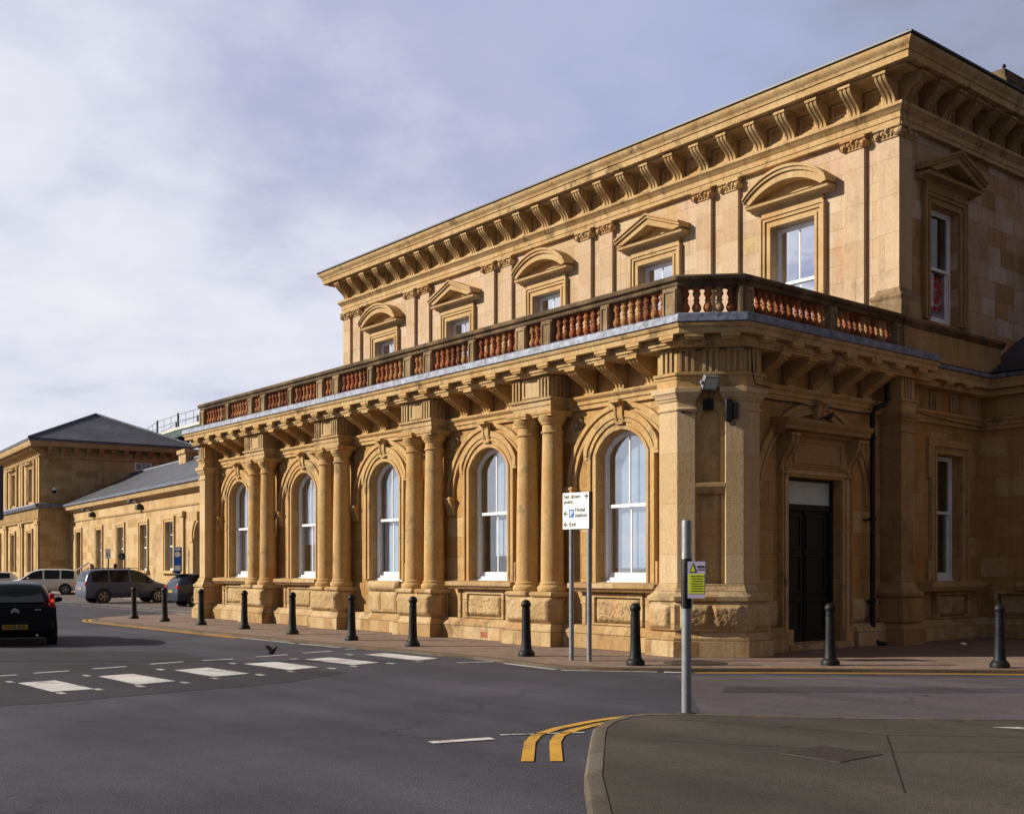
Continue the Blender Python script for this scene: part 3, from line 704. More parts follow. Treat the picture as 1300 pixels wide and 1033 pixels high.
for fr, u, o, z in spots:
    if first: place(bk, corn, fr, u, o, z); first = False
    else: inst(bk, corn, fr, u, o, z)
# lead flashing
mb = MB(); mb.sweep(PC, [(-1.2, 5.99), (.045, 5.985), (.065, 5.99), (.055, 6.02), (.03, 6.13), (.0, 6.155), (-.30, 6.185), (-1.2, 6.185)])
mb.sweep([(-13.17, 22.1), (-13.17, 25.02), (0.3, 25.02)], [(-.5, 5.99), (.05, 5.99), (.075, 6.0), (.075, 6.08), (-.15, 6.13), (-.5, 6.13)])
mb.build('lead_flashing', 'lead', B, bevel=.01)
mb = MB(); mb.box(W, XL, -13.5, -33, -15.6, 6.02, 6.12); mb.build('terrace_deck', 'lead', B)

# --- balustrade

PB = [(XL, 22.0), (XL, 15.3), (-14.0, 15.3), (-13.15, 16.15), (-13.15, 21.35)]
mb = MB()
mb.sweep(PB, [(-.30, 6.76), (-.02, 6.76), (.0, 6.79), (.0, 6.84), (.05, 6.87), (.06, 6.93), (.02, 6.965), (-.15, 6.975), (-.30, 6.95)])
mb.sweep(PB, [(-.26, 6.13), (-.04, 6.13), (-.04, 6.19), (-.26, 6.19)])
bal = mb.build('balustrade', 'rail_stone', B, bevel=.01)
pos_f = [(-34.81, .36), (-32.93, .24), (-31.35, .34), (-30.5, .34), (-28.80, .24), (-27.1, .34), (-26.25, .34), (-24.53, .24), (-22.82, .34), (-21.98, .34), (-20.24, .24), (-18.5, .34), (-17.66, .34), (-15.92, .24), (-14.20, .36)]
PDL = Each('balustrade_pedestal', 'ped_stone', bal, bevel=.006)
def ped(fr, u, w, o):
    pedl = PDL.new()
    pedl.box(fr, u - w / 2, u + w / 2, o - .27, o - .01, 6.15, 6.765)
    pedl.ring(fr, [(u - w / 2 + .06, 6.25), (u - w / 2 + .06, 6.68), (u + w / 2 - .06, 6.68), (u + w / 2 - .06, 6.25)], [(u - w / 2 + .02, 6.2), (u - w / 2 + .02, 6.73), (u + w / 2 - .02, 6.73), (u + w / 2 - .02, 6.2)], o - .01, o + .012, closed=True)
for u, w in pos_f: ped(FRT, u, w, -15.3)
side_p = [(16.30, .28), (18.9, .26), (21.22, .26)]
for u, w in side_p: ped(SID, u, w, 0)
ped(CH, CHL - .05, .10, 0)
west = Fr(XL, 0, 0, -1)
for u in (-17.5, -19.6, -21.5): ped(west, u, .28, 0)
PDL.flush()
def baluster(material):
    mb = MB()
    mb.box(L0, -.078, .078, -.07, .07, 0, .05)
    mb.lathe(0, 0, [(.06, .05), (.074, .07), (.066, .095), (.044, .11), (.05, .125), (.078, .155), (.088, .195), (.082, .235), (.055, .29), (.045, .325), (.062, .335), (.062, .352), (.045, .362), (.05, .40), (.074, .445), (.078, .475), (.055, .51), (.066, .525), (.07, .55)], 16)
    mb.box(L0, -.076, .076, -.07, .07, .55, .585)
    o = mb.build('baluster', material); return o
bR = baluster('baluster_stone'); bB = bR
used = {'r': 0, 'b': 0}; rnd = random.Random(3)
def run(fr, a, b_, o, buff=.28):
    n = max(1, round((b_ - a) / .195)); st_ = (b_ - a) / n; k0 = 'b' if rnd.random() < .3 else 'r'
    for i in range(n):
        u = a + st_ * (i + .5); k = 'b' if rnd.random() < buff else 'r'
        pr_ = bR if k == 'r' else bB
        if not used['r']: place(pr_, bal, fr, u, o, 6.185); used['r'] = 1
        else: inst(pr_, bal, fr, u, o, 6.185)
for (u0, w0), (u1, w1) in zip(pos_f[:-1], pos_f[1:]):
    run(FRT, u0 + w0 / 2, u1 - w1 / 2, -15.45, .55 if (u0 < -31 or -29 < u0 < -27) else (.25 if u0 < -17 else .4))
run(CH, .05, CHL - .12, -.15, 0)
for (u0, w0), (u1, w1) in zip(side_p[:-1], side_p[1:]): run(SID, u0 + w0 / 2, u1 - w1 / 2, -.15, .2)
run(west, -17.36, -15.55, -.15, .2); run(west, -19.46, -17.64, -.15, .2)
# solid parapet beyond the balustrade, beside the upper storey
mb = MB(); mb.box(SID, 21.36, 25.5, -.32, -.01, 6.12, 6.74); mb2_ = MB(); mb2_.exu(SID, [(-.34, 6.742), (.0, 6.742), (.03, 6.80), (.07, 6.83), (.07, 6.88), (.0, 6.93), (-.34, 6.93)], 21.36, 25.6)
mb.box(SID, 21.36, 21.66, -.01, .03, 6.12, 6.74)
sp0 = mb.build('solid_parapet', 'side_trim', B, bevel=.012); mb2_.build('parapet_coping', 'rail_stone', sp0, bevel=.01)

# --- side door
mb = MB(); prev = 0
for w_, oo in ((.07, .06), (.16, .10), (.24, .07), (.27, .12)):
    mb.ring(SID, [(18.95 - .9 - prev, .12), (18.95 - .9 - prev, 3.42 + prev * .7), (18.95 + .9 + prev, 3.42 + prev * .7), (18.95 + .9 + prev, .12)],
            [(18.95 - .9 - w_, .12), (18.95 - .9 - w_, 3.42 + w_ * .7), (18.95 + .9 + w_, 3.42 + w_ * .7), (18.95 + .9 + w_, .12)], SW, SW + oo); prev = w_
for sg in (-1, 1): mb.box(SID, 18.95 + sg * 1.04 - .17, 18.95 + sg * 1.04 + .17, SW, SW + .16, 0, .42)
dsur = mb.build('door_surround', 'gold_trim', B, bevel=.006)
mb = MB(); mb.box(SID, 17.75, 20.15, SW, SW + .10, 3.62, 4.24)
mb.exu(SID, [(SW, 4.22), (SW + .16, 4.22), (SW + .20, 4.27), (SW + .36, 4.29), (SW + .37, 4.36), (SW + .43, 4.42), (SW + .45, 4.46), (SW + .45, 4.49), (SW, 4.53)], 17.55, 20.38)
mb.ring(SID, [(18.2, 3.75), (18.2, 4.1), (19.7, 4.1), (19.7, 3.75)], [(18.12, 3.68), (18.12, 4.17), (19.78, 4.17), (19.78, 3.68)], SW + .1, SW + .13, closed=True)
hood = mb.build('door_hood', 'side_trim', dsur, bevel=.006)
hb = scroll_bracket(.22, .72, .33, .10, 'side_trim', 2); place(hb, hood, SID, 17.86, SW + .02, 3.5); inst(hb, hood, SID, 20.05, SW + .02, 3.5)
mb = MB(); mb.box(SID, 17.95, 19.95, SW - .3, SW - .24, 2.78, 3.42)
tr = MB(); tr.box(SID, 18.13, 19.77, SW - .235, SW - .225, 2.9, 3.36)
dm = MB(); dm.box(SID, 18.05, 19.85, SW - .33, SW - .27, .12, 2.86); dm.ring(SID, [(18.13, .12), (18.13, 3.36), (19.77, 3.36), (19.77, .12)], [(18.05, .12), (18.05, 3.42), (19.85, 3.42), (19.85, .12)], SW - .3, SW - .18)
dm.box(SID, 18.13, 19.77, SW - .29, SW - .19, 2.78, 2.9)
for q in (18.20, 19.02):
    for z0, z1 in ((.3, 1.0), (1.1, 1.9), (2.0, 2.7)):
        dm.ring(SID, [(q + .06, z0 + .06), (q + .06, z1 - .06), (q + .62, z1 - .06), (q + .62, z0 + .06)], [(q, z0), (q, z1), (q + .68, z1), (q + .68, z0)], SW - .27, SW - .24, closed=True)
dm.box(SID, 18.94, 18.96, SW - .27, SW - .235, .14, 2.78)
door = dm.build('door', 'door_paint', B, bevel=.004)
tr.build('fanlight', 'frosted', door)
mb = MB(); mb.box(SID, 17.9, 20.0, SW - .3, SW + .22, 0, .13); mb.build('doorstep', 'base_stone', B, bevel=.01)

# --- upper storey
YU = 21.5; XR = -13.33; XUL = -36.3
UP = Fr(0, YU, 1, 0)                       # o=0 : pilaster face
US = Fr(XR, 0, 0, 1)
uw = [-16.13 - 4.36 * k for k in range(5)]
mb = MB(); ue = [XR - .52] + [-18.31 - 4.36 * k for k in range(4)] + [XUL + .1]
for i, c in enumerate(uw): wall_open(mb, UP, -.1, .4, ue[i + 1], ue[i], 6.0, 12.2, c, .62, 7.2, 9.67, 0)
up1 = mb.build('upper_wall', 'pale_wall', B)
mb = MB(); wall_open(mb, US, -.1, .4, YU + .1, 25.6, 5.8, 12.2, 23.43, .61, 7.1, 9.67, 0); mb.box(US, 25.6, 33.4, -.5, -.1, 5.8, 12.2)
mb.build('upper_side_wall', 'side_wall', B)
mb = MB(); mb.box(Fr(XUL, 0, 0, -1), -33.4, -21.66, -.5, -.104, 5.8, 12.2); mb.box(W, XUL + .1, XR - .1, -33.5, -33.3, 6, 12.2); mb.build('upper_west_wall', 'pale_wall', B)
mb = MB(); mb.box(W, XUL + .6, XR - .6, -23.4, -23.3, 6.2, 12); mb.box(Fr(XR - 1.8, 0, 0, 1), 21.9, 27, 0, .05, 6.2, 12); mb.build('upper_room_lining', 'interior', B)
# pilasters with carved capitals
def capital(mbk, fr, u, w, o, z=10.82):
    hw = w / 2
    mbk.box(fr, u - hw - .01, u + hw + .01, o - .06, o + .03, z, z + .05)
    mbk.box(fr, u - hw - .03, u + hw + .03, o - .06, o + .05, z + .09, z + .20)
    mbk.box(fr, u - hw - .07, u + hw + .07, o - .06, o + .10, z + .20, z + .262)
    for sg in (-1, 1):
        mbk.disc(fr, u + sg * hw, z + .105, [(.095, o - .08), (.095, o + .07), (.08, o + .09), (.075, o + .06), (.05, o + .06), (.045, o + .10), (.01, o + .11)], 14)
        mbk.disc(fr, u + sg * hw * .45, z + .13, [(.055, o - .02), (.05, o + .06), (.02, o + .09)], 10)
    mbk.disc(fr, u, z + .17, [(.07, o), (.06, o + .08), (.02, o + .12)], 10)
    for k in range(5): mbk.disc(fr, u - hw * .7 + hw * .35 * k, z + .055, [(.03, o), (.028, o + .05), (.01, o + .065)], 8)
def pilaster(fr, u, w, o, pm, cm, wide_base=False):
    mb = MB(); mb.box(fr, u - w / 2, u + w / 2, o - .1, o, 6.1, 10.83)
    mb.box(fr, u - w / 2 - .05, u + w / 2 + .05, o - .1, o + .05, 7.1, 7.22); mb.box(fr, u - w / 2 - .03, u + w / 2 + .03, o - .1, o + .03, 7.22, 7.3)
    p = mb.build('pilaster', pm, B, bevel=.008)
    k = MB(); capital(k, fr, u, w, o); k.build('capital', cm, p, ang=40)
    return p
pp = [-13.57 + -.0] + []
for i in range(6):
    m_ = -14.01 - 4.36 * i
    cmr = ['cap_orange', 'pale_trim', 'cap_orange', 'pale_trim', 'cap_orange', 'rough_stone']
    if i: pilaster(UP, m_ + .43, .50, 0, 'pilaster_stone', cmr[i])
    pilaster(UP, m_ - .43 + (.17 if i == 5 else 0), .50, 0, 'pilaster_stone', ['cap_orange', 'cap_orange', 'pale_trim', 'cap_orange', 'pale_trim', 'rough_stone'][i])
# corner pilaster, square in plan
cpoly = [(XR - .52, 21.5), (XR, 21.5), (XR, 22.0), (XR - .52, 22.0)]
mb = MB(); mb.stack(cpoly, [(6.1, 0), (10.83, 0)])
pc = mb.build('pilaster', 'pilaster_stone', B, bevel=.01)
mb = MB(); mb.stack(cpoly, [(6.1, .14), (7.30, .14), (7.33, .10), (7.40, .13), (7.46, .12), (7.50, .05), (7.58, .03), (7.62, 0)]); mb.build('pilaster_base', 'ped_stone', pc, bevel=.015)
mb = MB(); capital(mb, UP, XR - .26, .52, 0); capital(mb, US, 21.75, .5, 0); mb.build('capital', 'rough_stone', pc, ang=40)
# upper window surrounds with alternating pediments
def upper_surround(fr, o, c, kind, tm='pale_trim', zb=7.2):
    mb = MB(); hw = .62; zt = 9.67; prev = 0
    for w_, oo in ((.07, .07), (.15, .045), (.23, .085), (.28, .115)):
        mb.ring(fr, [(c - hw - prev, zb), (c - hw - prev, zt + prev), (c + hw + prev, zt + prev), (c + hw + prev, zb)],
                [(c - hw - w_, zb), (c - hw - w_, zt + w_), (c + hw + w_, zt + w_), (c + hw + w_, zb)], o, o + oo); prev = w_
    mb.box(fr, c - .86, c + .86, o, o + .09, zt + .28, 10.11)
    s_ = mb.build('window_surround', tm, B, bevel=.005)
    p = MB(); hw2 = 1.13
    DD = -.11
    prof = [(o, 10.10), (o + .10, 10.10), (o + .13, 10.14), (o + .32, 10.15), (o + .33, 10.21), (o + .36, 10.22), (o, 10.24)]
    p.exu(fr, prof, c - hw2 - .03, c + hw2 + .03)
    if kind == 'tri':
        for (a, b0, oo) in ((DD, .05, .37), (.05, .12, .42), (.12, .18, .46)):
            q = lambda d: [(c - hw2 - .03, 10.235 + max(d, 0)), (c, 10.68 + d), (c + hw2 + .03, 10.235 + max(d, 0))] if d >= 0 else [(c - hw2 + .22, 10.236), (c, 10.68 + d), (c + hw2 - .22, 10.236)]
            p.ring(fr, q(a), q(b0), o, o + oo)
        p.prism(fr, [(c - hw2 + .1, 10.23), (c + hw2 - .1, 10.23), (c, 10.69)], o, o + .05)
    else:
        for (a, b0, oo) in ((DD, .05, .37), (.05, .12, .42), (.12, .18, .46)):
            q = lambda d: arc(c, hw2 + .03, 10.235 + d * .9, .45 + d * .25, 18) if d >= 0 else arc(c, hw2 - .14, 10.236, .45 + d, 18)
            p.ring(fr, q(a), q(b0), o, o + oo)
        p.prism(fr, arc(c, hw2 - .05, 10.235, .42, 18), o, o + .05)
    p.build('pediment', tm, s_, bevel=.005)
    return s_
for i, c in enumerate(uw):
    upper_surround(UP, -.1, c, 'seg' if i % 2 == 0 else 'tri')
    sash(B, UP, -.30, c, .62, 7.2, 9.66, 0, 8.34, gl='glass_bright', gl2='glass_bright', bars=(0,), blind=(-.4 if i else -.2, .98, 8.5, 9.6) if i in (1, 3) else None)
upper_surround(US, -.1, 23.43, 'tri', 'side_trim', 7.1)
sw = sash(B, US, -.27, 23.43, .60, 7.1, 9.66, 0, 8.36, gl='glass_dark', gl2='glass_dark', bars=(-.18,))
# poster in the side window
PF = Fr(XR - .44, .12, 0, 1)
mb = MB(); mb.box(PF, 23.1, 23.95, 0, .01, 7.45, 8.25); po = mb.build('poster', 'red_poster', sw)
mb = MB(); A = lambda r, a0, a1: [(23.55 + r * cos(t), 7.88 + r * sin(t)) for t in [a0 + (a1 - a0) * k / 18 for k in range(19)]]
mb.ring(PF, A(.265, .2, 2.6), A(.285, .2, 2.6), .012, .014); mb.ring(PF, A(.25, -2.2, -.2), A(.305, -2.2, -.2), .012, .014); mb.build('poster_ring', 'poster_white', po)
text('T', .30, PF, 23.45, 7.78, .014, 'poster_white', po)
mb = MB(); mb.box(PF, 23.4, 23.9, .012, .015, 7.2, 7.42)
for k in range(4): mb.box(PF, 23.42 + .12 * k, 23.47 + .12 * k, .012, .015, 7.42, 7.50)
mb.build('poster_card', 'poster_white', po)
# architrave, frieze and great cornice
PU = [(XUL, 33.3), (XUL, YU), (XR, YU), (XR, 33.3)]
mb = MB()
mb.sweep(PU, [(-.3, 11.09), (.04, 11.09), (.04, 11.19), (.06, 11.195), (.06, 11.32), (.09, 11.34), (.14, 11.41), (.17, 11.43), (.17, 11.50), (-.3, 11.52)])
mb.build('architrave', 'cornice_stone', B, bevel=.006)
mb = MB(); mb.sweep(PU, [(-.5, 11.5), (-.06, 11.5), (-.06, 12.1), (-.5, 12.1)])
fr_o = mb.build('frieze', 'gold_wall', B)
mb = MB()
mb.sweep(PU, [(-.5, 12.02), (.0, 12.02), (.06, 12.10), (.40, 12.10), (.40, 12.15), (-.5, 12.15)])
mb.sweep(PU, [(-.5, 12.155), (.555, 12.155), (.555, 12.31), (.585, 12.315), (.585, 12.35), (.61, 12.40), (.66, 12.44), (.69, 12.50), (.69, 12.54), (-.5, 12.55)])
uc = mb.build('great_cornice', 'cornice_stone', B, bevel=.008)
mb = MB(); mb.sweep(PU, [(-.6, 12.552), (.70, 12.552), (.725, 12.57), (.725, 12.61), (-.6, 12.66)]); mb.build('gutter', 'dark_metal', B)
mb = MB(); zz = 12.64; e = .6
P = [(XUL - e, YU - e, zz), (XR + e, YU - e, zz), (XR + e, 33.8, zz), (XUL - e, 33.8, zz), (XUL + 6, 27.6, 13.9), (XR - 6, 27.6, 13.9)]
mb.add(P, [(0, 1, 5, 4), (1, 2, 5), (2, 3, 4, 5), (3, 0, 4), (0, 3, 2, 1)]); mb.build('roof', 'slate', B)
ub = scroll_bracket(.26, .58, .50, .13, 'cornice_stone', 3); ubs = scroll_bracket(.26, .58, .50, .13, 'side_trim', 3)
CO = Each('frieze_panel', 'pale_trim', fr_o)
for k in range(27):
    u = -13.52 - .865 * k
    if k == 0: place(ub, uc, UP, u, -.05, 11.515)
    else: inst(ub, uc, UP, u, -.05, 11.515)
    if k < 26: cof = CO.new(); cof.ring(UP, [(u - .60, 11.64), (u - .60, 11.93), (u - .27, 11.93), (u - .27, 11.64)], [(u - .66, 11.58), (u - .66, 11.99), (u - .21, 11.99), (u - .21, 11.58)], -.06, -.035, closed=True)
v = 21.72; k = 0
while v < 29:
    if k == 0: place(ubs, uc, US, v, -.05, 11.515)
    else: inst(ubs, uc, US, v, -.05, 11.515)
    cof = CO.new(); cof.ring(US, [(v + .25, 11.64), (v + .25, 11.93), (v + .5, 11.93), (v + .5, 11.64)], [(v + .2, 11.58), (v + .2, 11.99), (v + .55, 11.99), (v + .55, 11.58)], -.06, -.035, closed=True)
    v += .76; k += 1
CO.flush()
# chimney block on the roof, side roof against the wall
mb = MB(); x0, y0 = -15.44, 30.12
mb.stack([(x0 - 1.6, y0), (x0, y0), (x0, y0 + 3), (x0 - 1.6, y0 + 3)], [(12.4, 0), (14.9, 0), (14.92, .12), (15.1, .14), (15.12, .03), (15.43, .0)])
mb.build('chimney', 'rail_stone', B, bevel=.02)
mb = MB()
mb.add([(-13.40, 24.95, 6.12), (1.0, 24.95, 6.12), (1.0, 31, 9.45), (-13.40, 31, 9.45), (-13.40, 31, 6.12), (1, 31, 6.12)], [(0, 1, 2, 3), (0, 3, 4), (1, 5, 2), (4, 3, 2, 5), (0, 4, 5, 1)])
mb.build('side_roof', 'dark_slate', B)
# rain pipe
mb = MB(); mb.tube([(-13.47, 20.72, .12), (-13.47, 20.72, 4.86), (-13.45, 20.76, 4.95), (-13.34, 20.98, 5.06), (-13.32, 21.02, 5.16), (-13.32, 21.02, 5.65)], .055, 12)
mb.tube([(-13.47, 20.72, .14), (-13.40, 20.80, .05), (-13.28, 20.92, .01)], .055, 12)
for z in (.9, 2.6, 4.3): mb.lathe(-13.47, 20.72, [(.055, z), (.075, z), (.075, z + .08), (.055, z + .08)], 12); mb.box(SID, 20.62, 20.82, SW, SW + .17, z + .02, z + .05)
mb.build('drainpipe', 'black_paint', B)
# cables pinned along the string course
mb = MB()
pts = [(-13.1 + .0, 16.7 + .2 * 0, 5.0)]
mb.tube([(-13.52 + .0, 16.65 + i * .33, 4.84 + .02 * sin(i * 1.7)) for i in range(14)], .012, 6)
mb.tube([chp(a)[:2] + (4.97,) for a in ()] or [(-13.45, 21.75, 5.04), (-13.44, 23, 4.98), (-13.44, 24.2, 4.93), (-13.45, 25.2, 4.90)], .012, 6)
mb.tube([(-13.99 + .02, 15.27, 5.55), (-13.3, 15.94, 5.62), (-13.02, 16.2, 5.6), (-13.02, 16.25, 5.1), (-13.02, 16.3, 4.96), (-13.02, 16.75, 4.93)], .012, 6)
mb.build('cable', 'cable', B)

# ================================================================== LOW RANGE AND FAR PAVILION (turned 5 degrees)
DX, DY = -.9958, .0911
LWB = Fr(-50, 23, -DX, -DY)                # u to the right, o towards the car park
low = thing('station_range', 'long single storey sandstone range with slate roof linking the arcade to the far pavilion', 'building', (-60, 25, 0))
mb = MB(); cs = [(28.4, .62, 0.0), (22.95, .68, 1.52), (17.8, .68, 1.52), (12.95, .68, 1.52), (8.15, .68, 1.52)]
cuts = [31.3, 25.7, 20.4, 15.4, 10.6, 5.9]
for (c, hw, zs), a, b_ in zip(cs, cuts[:-1], cuts[1:]):
    wall_open(mb, LWB, 0, .45, -a, -b_, 0, 5.75, -c, hw, zs, 4.12, 0)
wall_open(mb, LWB, 0, .45, -5.9, 1.2, 0, 5.75, -3.0, .85, 0, 3.15, .84)
mb.box(LWB, 1.2, 15, -.45, 0, 0, 5.75)
mb.build('wall', 'far_wall', low)
mb = MB(); mb.box(LWB, -31, 14, -3.4, -3.3, 0, 5.7); mb.build('room_lining', 'interior', low)
tm = MB()
for c, hw, zs in cs:
    prev = 0
    for w_, oo in ((.14, .05), (.30, .09)):
        tm.ring(LWB, [(-c - hw - prev, zs), (-c - hw - prev, 4.12 + prev), (-c + hw + prev, 4.12 + prev), (-c + hw + prev, zs)], [(-c - hw - w_, zs), (-c - hw - w_, 4.12 + w_), (-c + hw + w_, 4.12 + w_), (-c + hw + w_, zs)], 0, oo); prev = w_
    if zs: tm.box(LWB, -c - hw - .45, -c + hw + .45, 0, .2, zs - .16, zs)
tm.box(LWB, -6.0, -5.5, 0, .12, 0, 4.5); tm.box(LWB, -6.08, -5.42, 0, .2, 4.3, 4.58)
for r0, r1, oo in ((0, .16, .1), (.16, .34, .16)):
    a = [(-3 - .85 - r0, 3.15)] + arc(-3, .85 + r0, 3.15, .84 + r0, 14) + [(-3 + .85 + r0, 3.15)]; b_ = [(-3 - .85 - r1, 3.15)] + arc(-3, .85 + r1, 3.15, .84 + r1, 14) + [(-3 + .85 + r1, 3.15)]
    tm.ring(LWB, a, b_, 0, oo)
for sg in (-1, 1): tm.box(LWB, -3 + sg * 1.02 - .2, -3 + sg * 1.02 + .2, 0, .16, 0, 2.95); tm.box(LWB, -3 + sg * 1.02 - .26, -3 + sg * 1.02 + .26, 0, .22, 2.95, 3.15)
tm.box(LWB, -3.15, -2.85, 0, .28, 4.0, 4.45)
tm.exu(LWB, [(0, 4.84), (.06, 4.84), (.10, 4.93), (0, 4.96)], -31.3, 15)
tm.exu(LWB, [(0, 5.5), (.12, 5.5), (.20, 5.62), (.42, 5.66), (.46, 5.80), (.52, 5.92), (0, 6.0)], -31.3, 15)
tm.exu(LWB, [(0, 0), (.1, 0), (.1, .55), (.05, .62), (0, .62)], -27.4, -4.4)
tm.build('window_surround', 'pale_trim', low)
mb = MB(); mb.exu(LWB, [(-.1, 5.95), (.60, 5.93), (.62, 6.04), (.5, 6.10), (-.1, 6.14)], -31.5, 15); mb.build('gutter', 'lead', low)
for c, hw, zs in cs[1:]:
    mb = MB(); mb.ring(LWB, [(-c - hw + .09, zs + .12), (-c - hw + .09, 4.02), (-c + hw - .09, 4.02), (-c + hw - .09, zs + .12)], [(-c - hw, zs), (-c - hw, 4.12), (-c + hw, 4.12), (-c + hw, zs)], -.28, -.20, closed=True)
    mb.box(LWB, -c - hw, -c + hw, -.27, -.19, 2.78, 2.86); mb.box(LWB, -c - .025, -c + .025, -.27, -.205, zs, 4.1); mb.box(LWB, -c - hw, -c + hw, -.27, -.207, 3.42, 3.46)
    w_ = mb.build('window', 'white_paint', low); g = MB(); g.box(LWB, -c - hw + .05, -c + hw - .05, -.245, -.24, zs + .05, 4.08); g.build('pane', 'glass', w_); g = MB(); g.box(LWB, -c - .1, -c + hw - .06, -.42, -.41, zs + .05, 4.05); g.build('blind', 'blind', w_)
mb = MB(); mb.box(LWB, -29.05, -27.75, -.4, -.34, 0, 4.12); mb.build('door', 'door_paint', low)
mb = MB(); mb.prism(LWB, [(-3.85, 0)] + arc(-3, .84, 3.15, .83, 12) + [(-2.15, 0)], -.36, -.32); g = mb.build('arched_door', 'glass', low)
mb = MB(); mb.box(LWB, -3.85, -2.15, -.31, -.26, 2.75, 2.85); mb.box(LWB, -3.03, -2.97, -.31, -.27, 0, 3.9); mb.build('door_frame', 'white_paint', g)
q0, q1 = .45, -4.3; UC = -17.8
def qp(u, o, z): return LWB.p(u, o, z)
mb = MB(); mb.add([qp(-31.3, .5, 6.1), qp(15, .5, 6.1), qp(15, q1, 8.45), qp(-31.3, q1, 8.45), qp(15, -9, 6.1), qp(-31.3, -9, 6.1)], [(0, 1, 2, 3), (3, 2, 4, 5), (1, 4, 2), (0, 3, 5), (0, 5, 4, 1)])
lr = mb.build('roof', 'slate', low); mb = MB(); mb.tube([qp(-31.3, q1, 8.5), qp(15, q1, 8.5)], .1, 8); mb.build('ridge', 'lead', lr)
mb = MB(); mb.box(LWB, UC - .9, UC + .5, q1 - .4, q1 + .5, 7.8, 8.95); mb.box(LWB, UC - 1, UC + .6, q1 - .5, q1 + .6, 8.8, 8.95 + .1); mb.build('chimney', 'far_wall', low)

CF = (-81.35, 23.92)
PF_ = Fr(CF[0], CF[1], -DX, -DY); PS = Fr(CF[0], CF[1], .0911, .9958)
far = thing('station_pavilion', 'two storey sandstone pavilion with hipped slate roof at the far end of the station', 'building', (-86, 28, 0))
LEN, DEP = 21.0, 10.0
mb = MB(); cf = [3.3, 9.65, 15.9]; cc = [0, 6.5, 12.8, 21.0]
for c, a, b_ in zip(cf, cc[:-1], cc[1:]):
    wall_open(mb, PF_, 0, .4, -b_, -a, 0, 6.1, -c, .72, 1.4, 4.2, 0); wall_open(mb, PF_, -.06, .4, -b_, -a, 6.1, 10.1, -c, .72, 6.45, 8.8, 0)
wall_open(mb, PS, -.02, .4, .0, DEP, 0, 10.1, 7.1, .6, 8.75, 9.35, 0)
mb.build('wall', 'far_wall', far)
mb = MB(); mb.box(PF_, -20.5, -.6, -3, -2.9, .2, 10); mb.box(PS, .6, 9.6, -2.2, -2.1, 6, 10.1); mb.build('room_lining', 'interior', far)
tm = MB()
for c in cf:
    for zs, zt, o in ((1.4, 4.2, 0), (6.45, 8.8, -.06)):
        prev = 0
        for w_, oo in ((.12, .06), (.28, .12)):
            tm.ring(PF_, [(-c - .72 - prev, zs), (-c - .72 - prev, zt + prev), (-c + .72 + prev, zt + prev), (-c + .72 + prev, zs)], [(-c - .72 - w_, zs), (-c - .72 - w_, zt + w_), (-c + .72 + w_, zt + w_), (-c + .72 + w_, zs)], o, o + oo); prev = w_
    tm.exu(PF_, [(0, 9.0), (.1, 9.0), (.3, 9.08), (.32, 9.16), (0, 9.2)], -c - 1.15, -c + 1.15)
    for sg in (-1, 1): tm.box(PF_, -c + sg * 1.35 - .14, -c + sg * 1.35 + .14, -.06, .08, 6.3, 9.36)
for c in (.3, .95, 5.9, 6.6, 12.2, 12.9, 19): tm.box(PF_, -c - .2, -c + .2, 0, .14, 0, 4.9); tm.box(PF_, -c - .27, -c + .27, 0, .2, 4.7, 4.95); 
for c in (.25, 1.0, 6.2, 6.9, 12.5, 13.2, 19): tm.box(PF_, -c - .2, -c + .2, -.06, .06, 6.2, 9.36)
tm.exu(PF_, [(0, 4.95), (.14, 4.95), (.22, 5.1), (0, 5.12)], -LEN, .15)
k = .15
while k < LEN: tm.box(PF_, -k - .12, -k + .12, 0, .14, 5.15, 5.85); k += .45
ring_path = [PF_.p(-LEN, 0, 0)[:2], CF, PS.p(DEP, 0, 0)[:2]]
tm.sweep(ring_path, [(-.1, 9.35), (.05, 9.35), (.14, 9.45), (.14, 9.5), (-.1, 9.52)])
tm.build('window_surround', 'pale_trim', far)
mb = MB(); mb.sweep(ring_path, [(-.3, 5.85), (.3, 5.85), (.36, 5.95), (.42, 6.05), (.40, 6.14), (-.3, 6.25)]); mb.build('string_ledge', 'lead', far)
mb = MB(); mb.sweep(ring_path, [(-.3, 10.10), (.72, 10.12), (.78, 10.25), (.85, 10.4), (.85, 10.45), (-.3, 10.5)]); ev = mb.build('eaves_cornice', 'pale_trim', far)
mb = MB(); mb.sweep(ring_path, [(-.3, 9.5), (-.1, 9.5), (-.1, 10.11), (-.3, 10.11)]); mb.build('frieze', 'far_wall', far)
mb = MB(); mb.sweep(ring_path, [(-.3, 10.46), (.9, 10.46), (.93, 10.56), (.6, 10.64), (-.3, 10.68)]); mb.build('gutter', 'lead', far)
fb = scroll_bracket(.26, .57, .6, .12, 'pale_trim', 2)
k = .3; fst = True
while k < LEN - 5: (place if fst else inst)(fb, ev, PF_, -k, -.08, 9.53); fst = False; k += .72
k = .6
while k < DEP: inst(fb, ev, PS, k, -.08, 9.53); k += .86
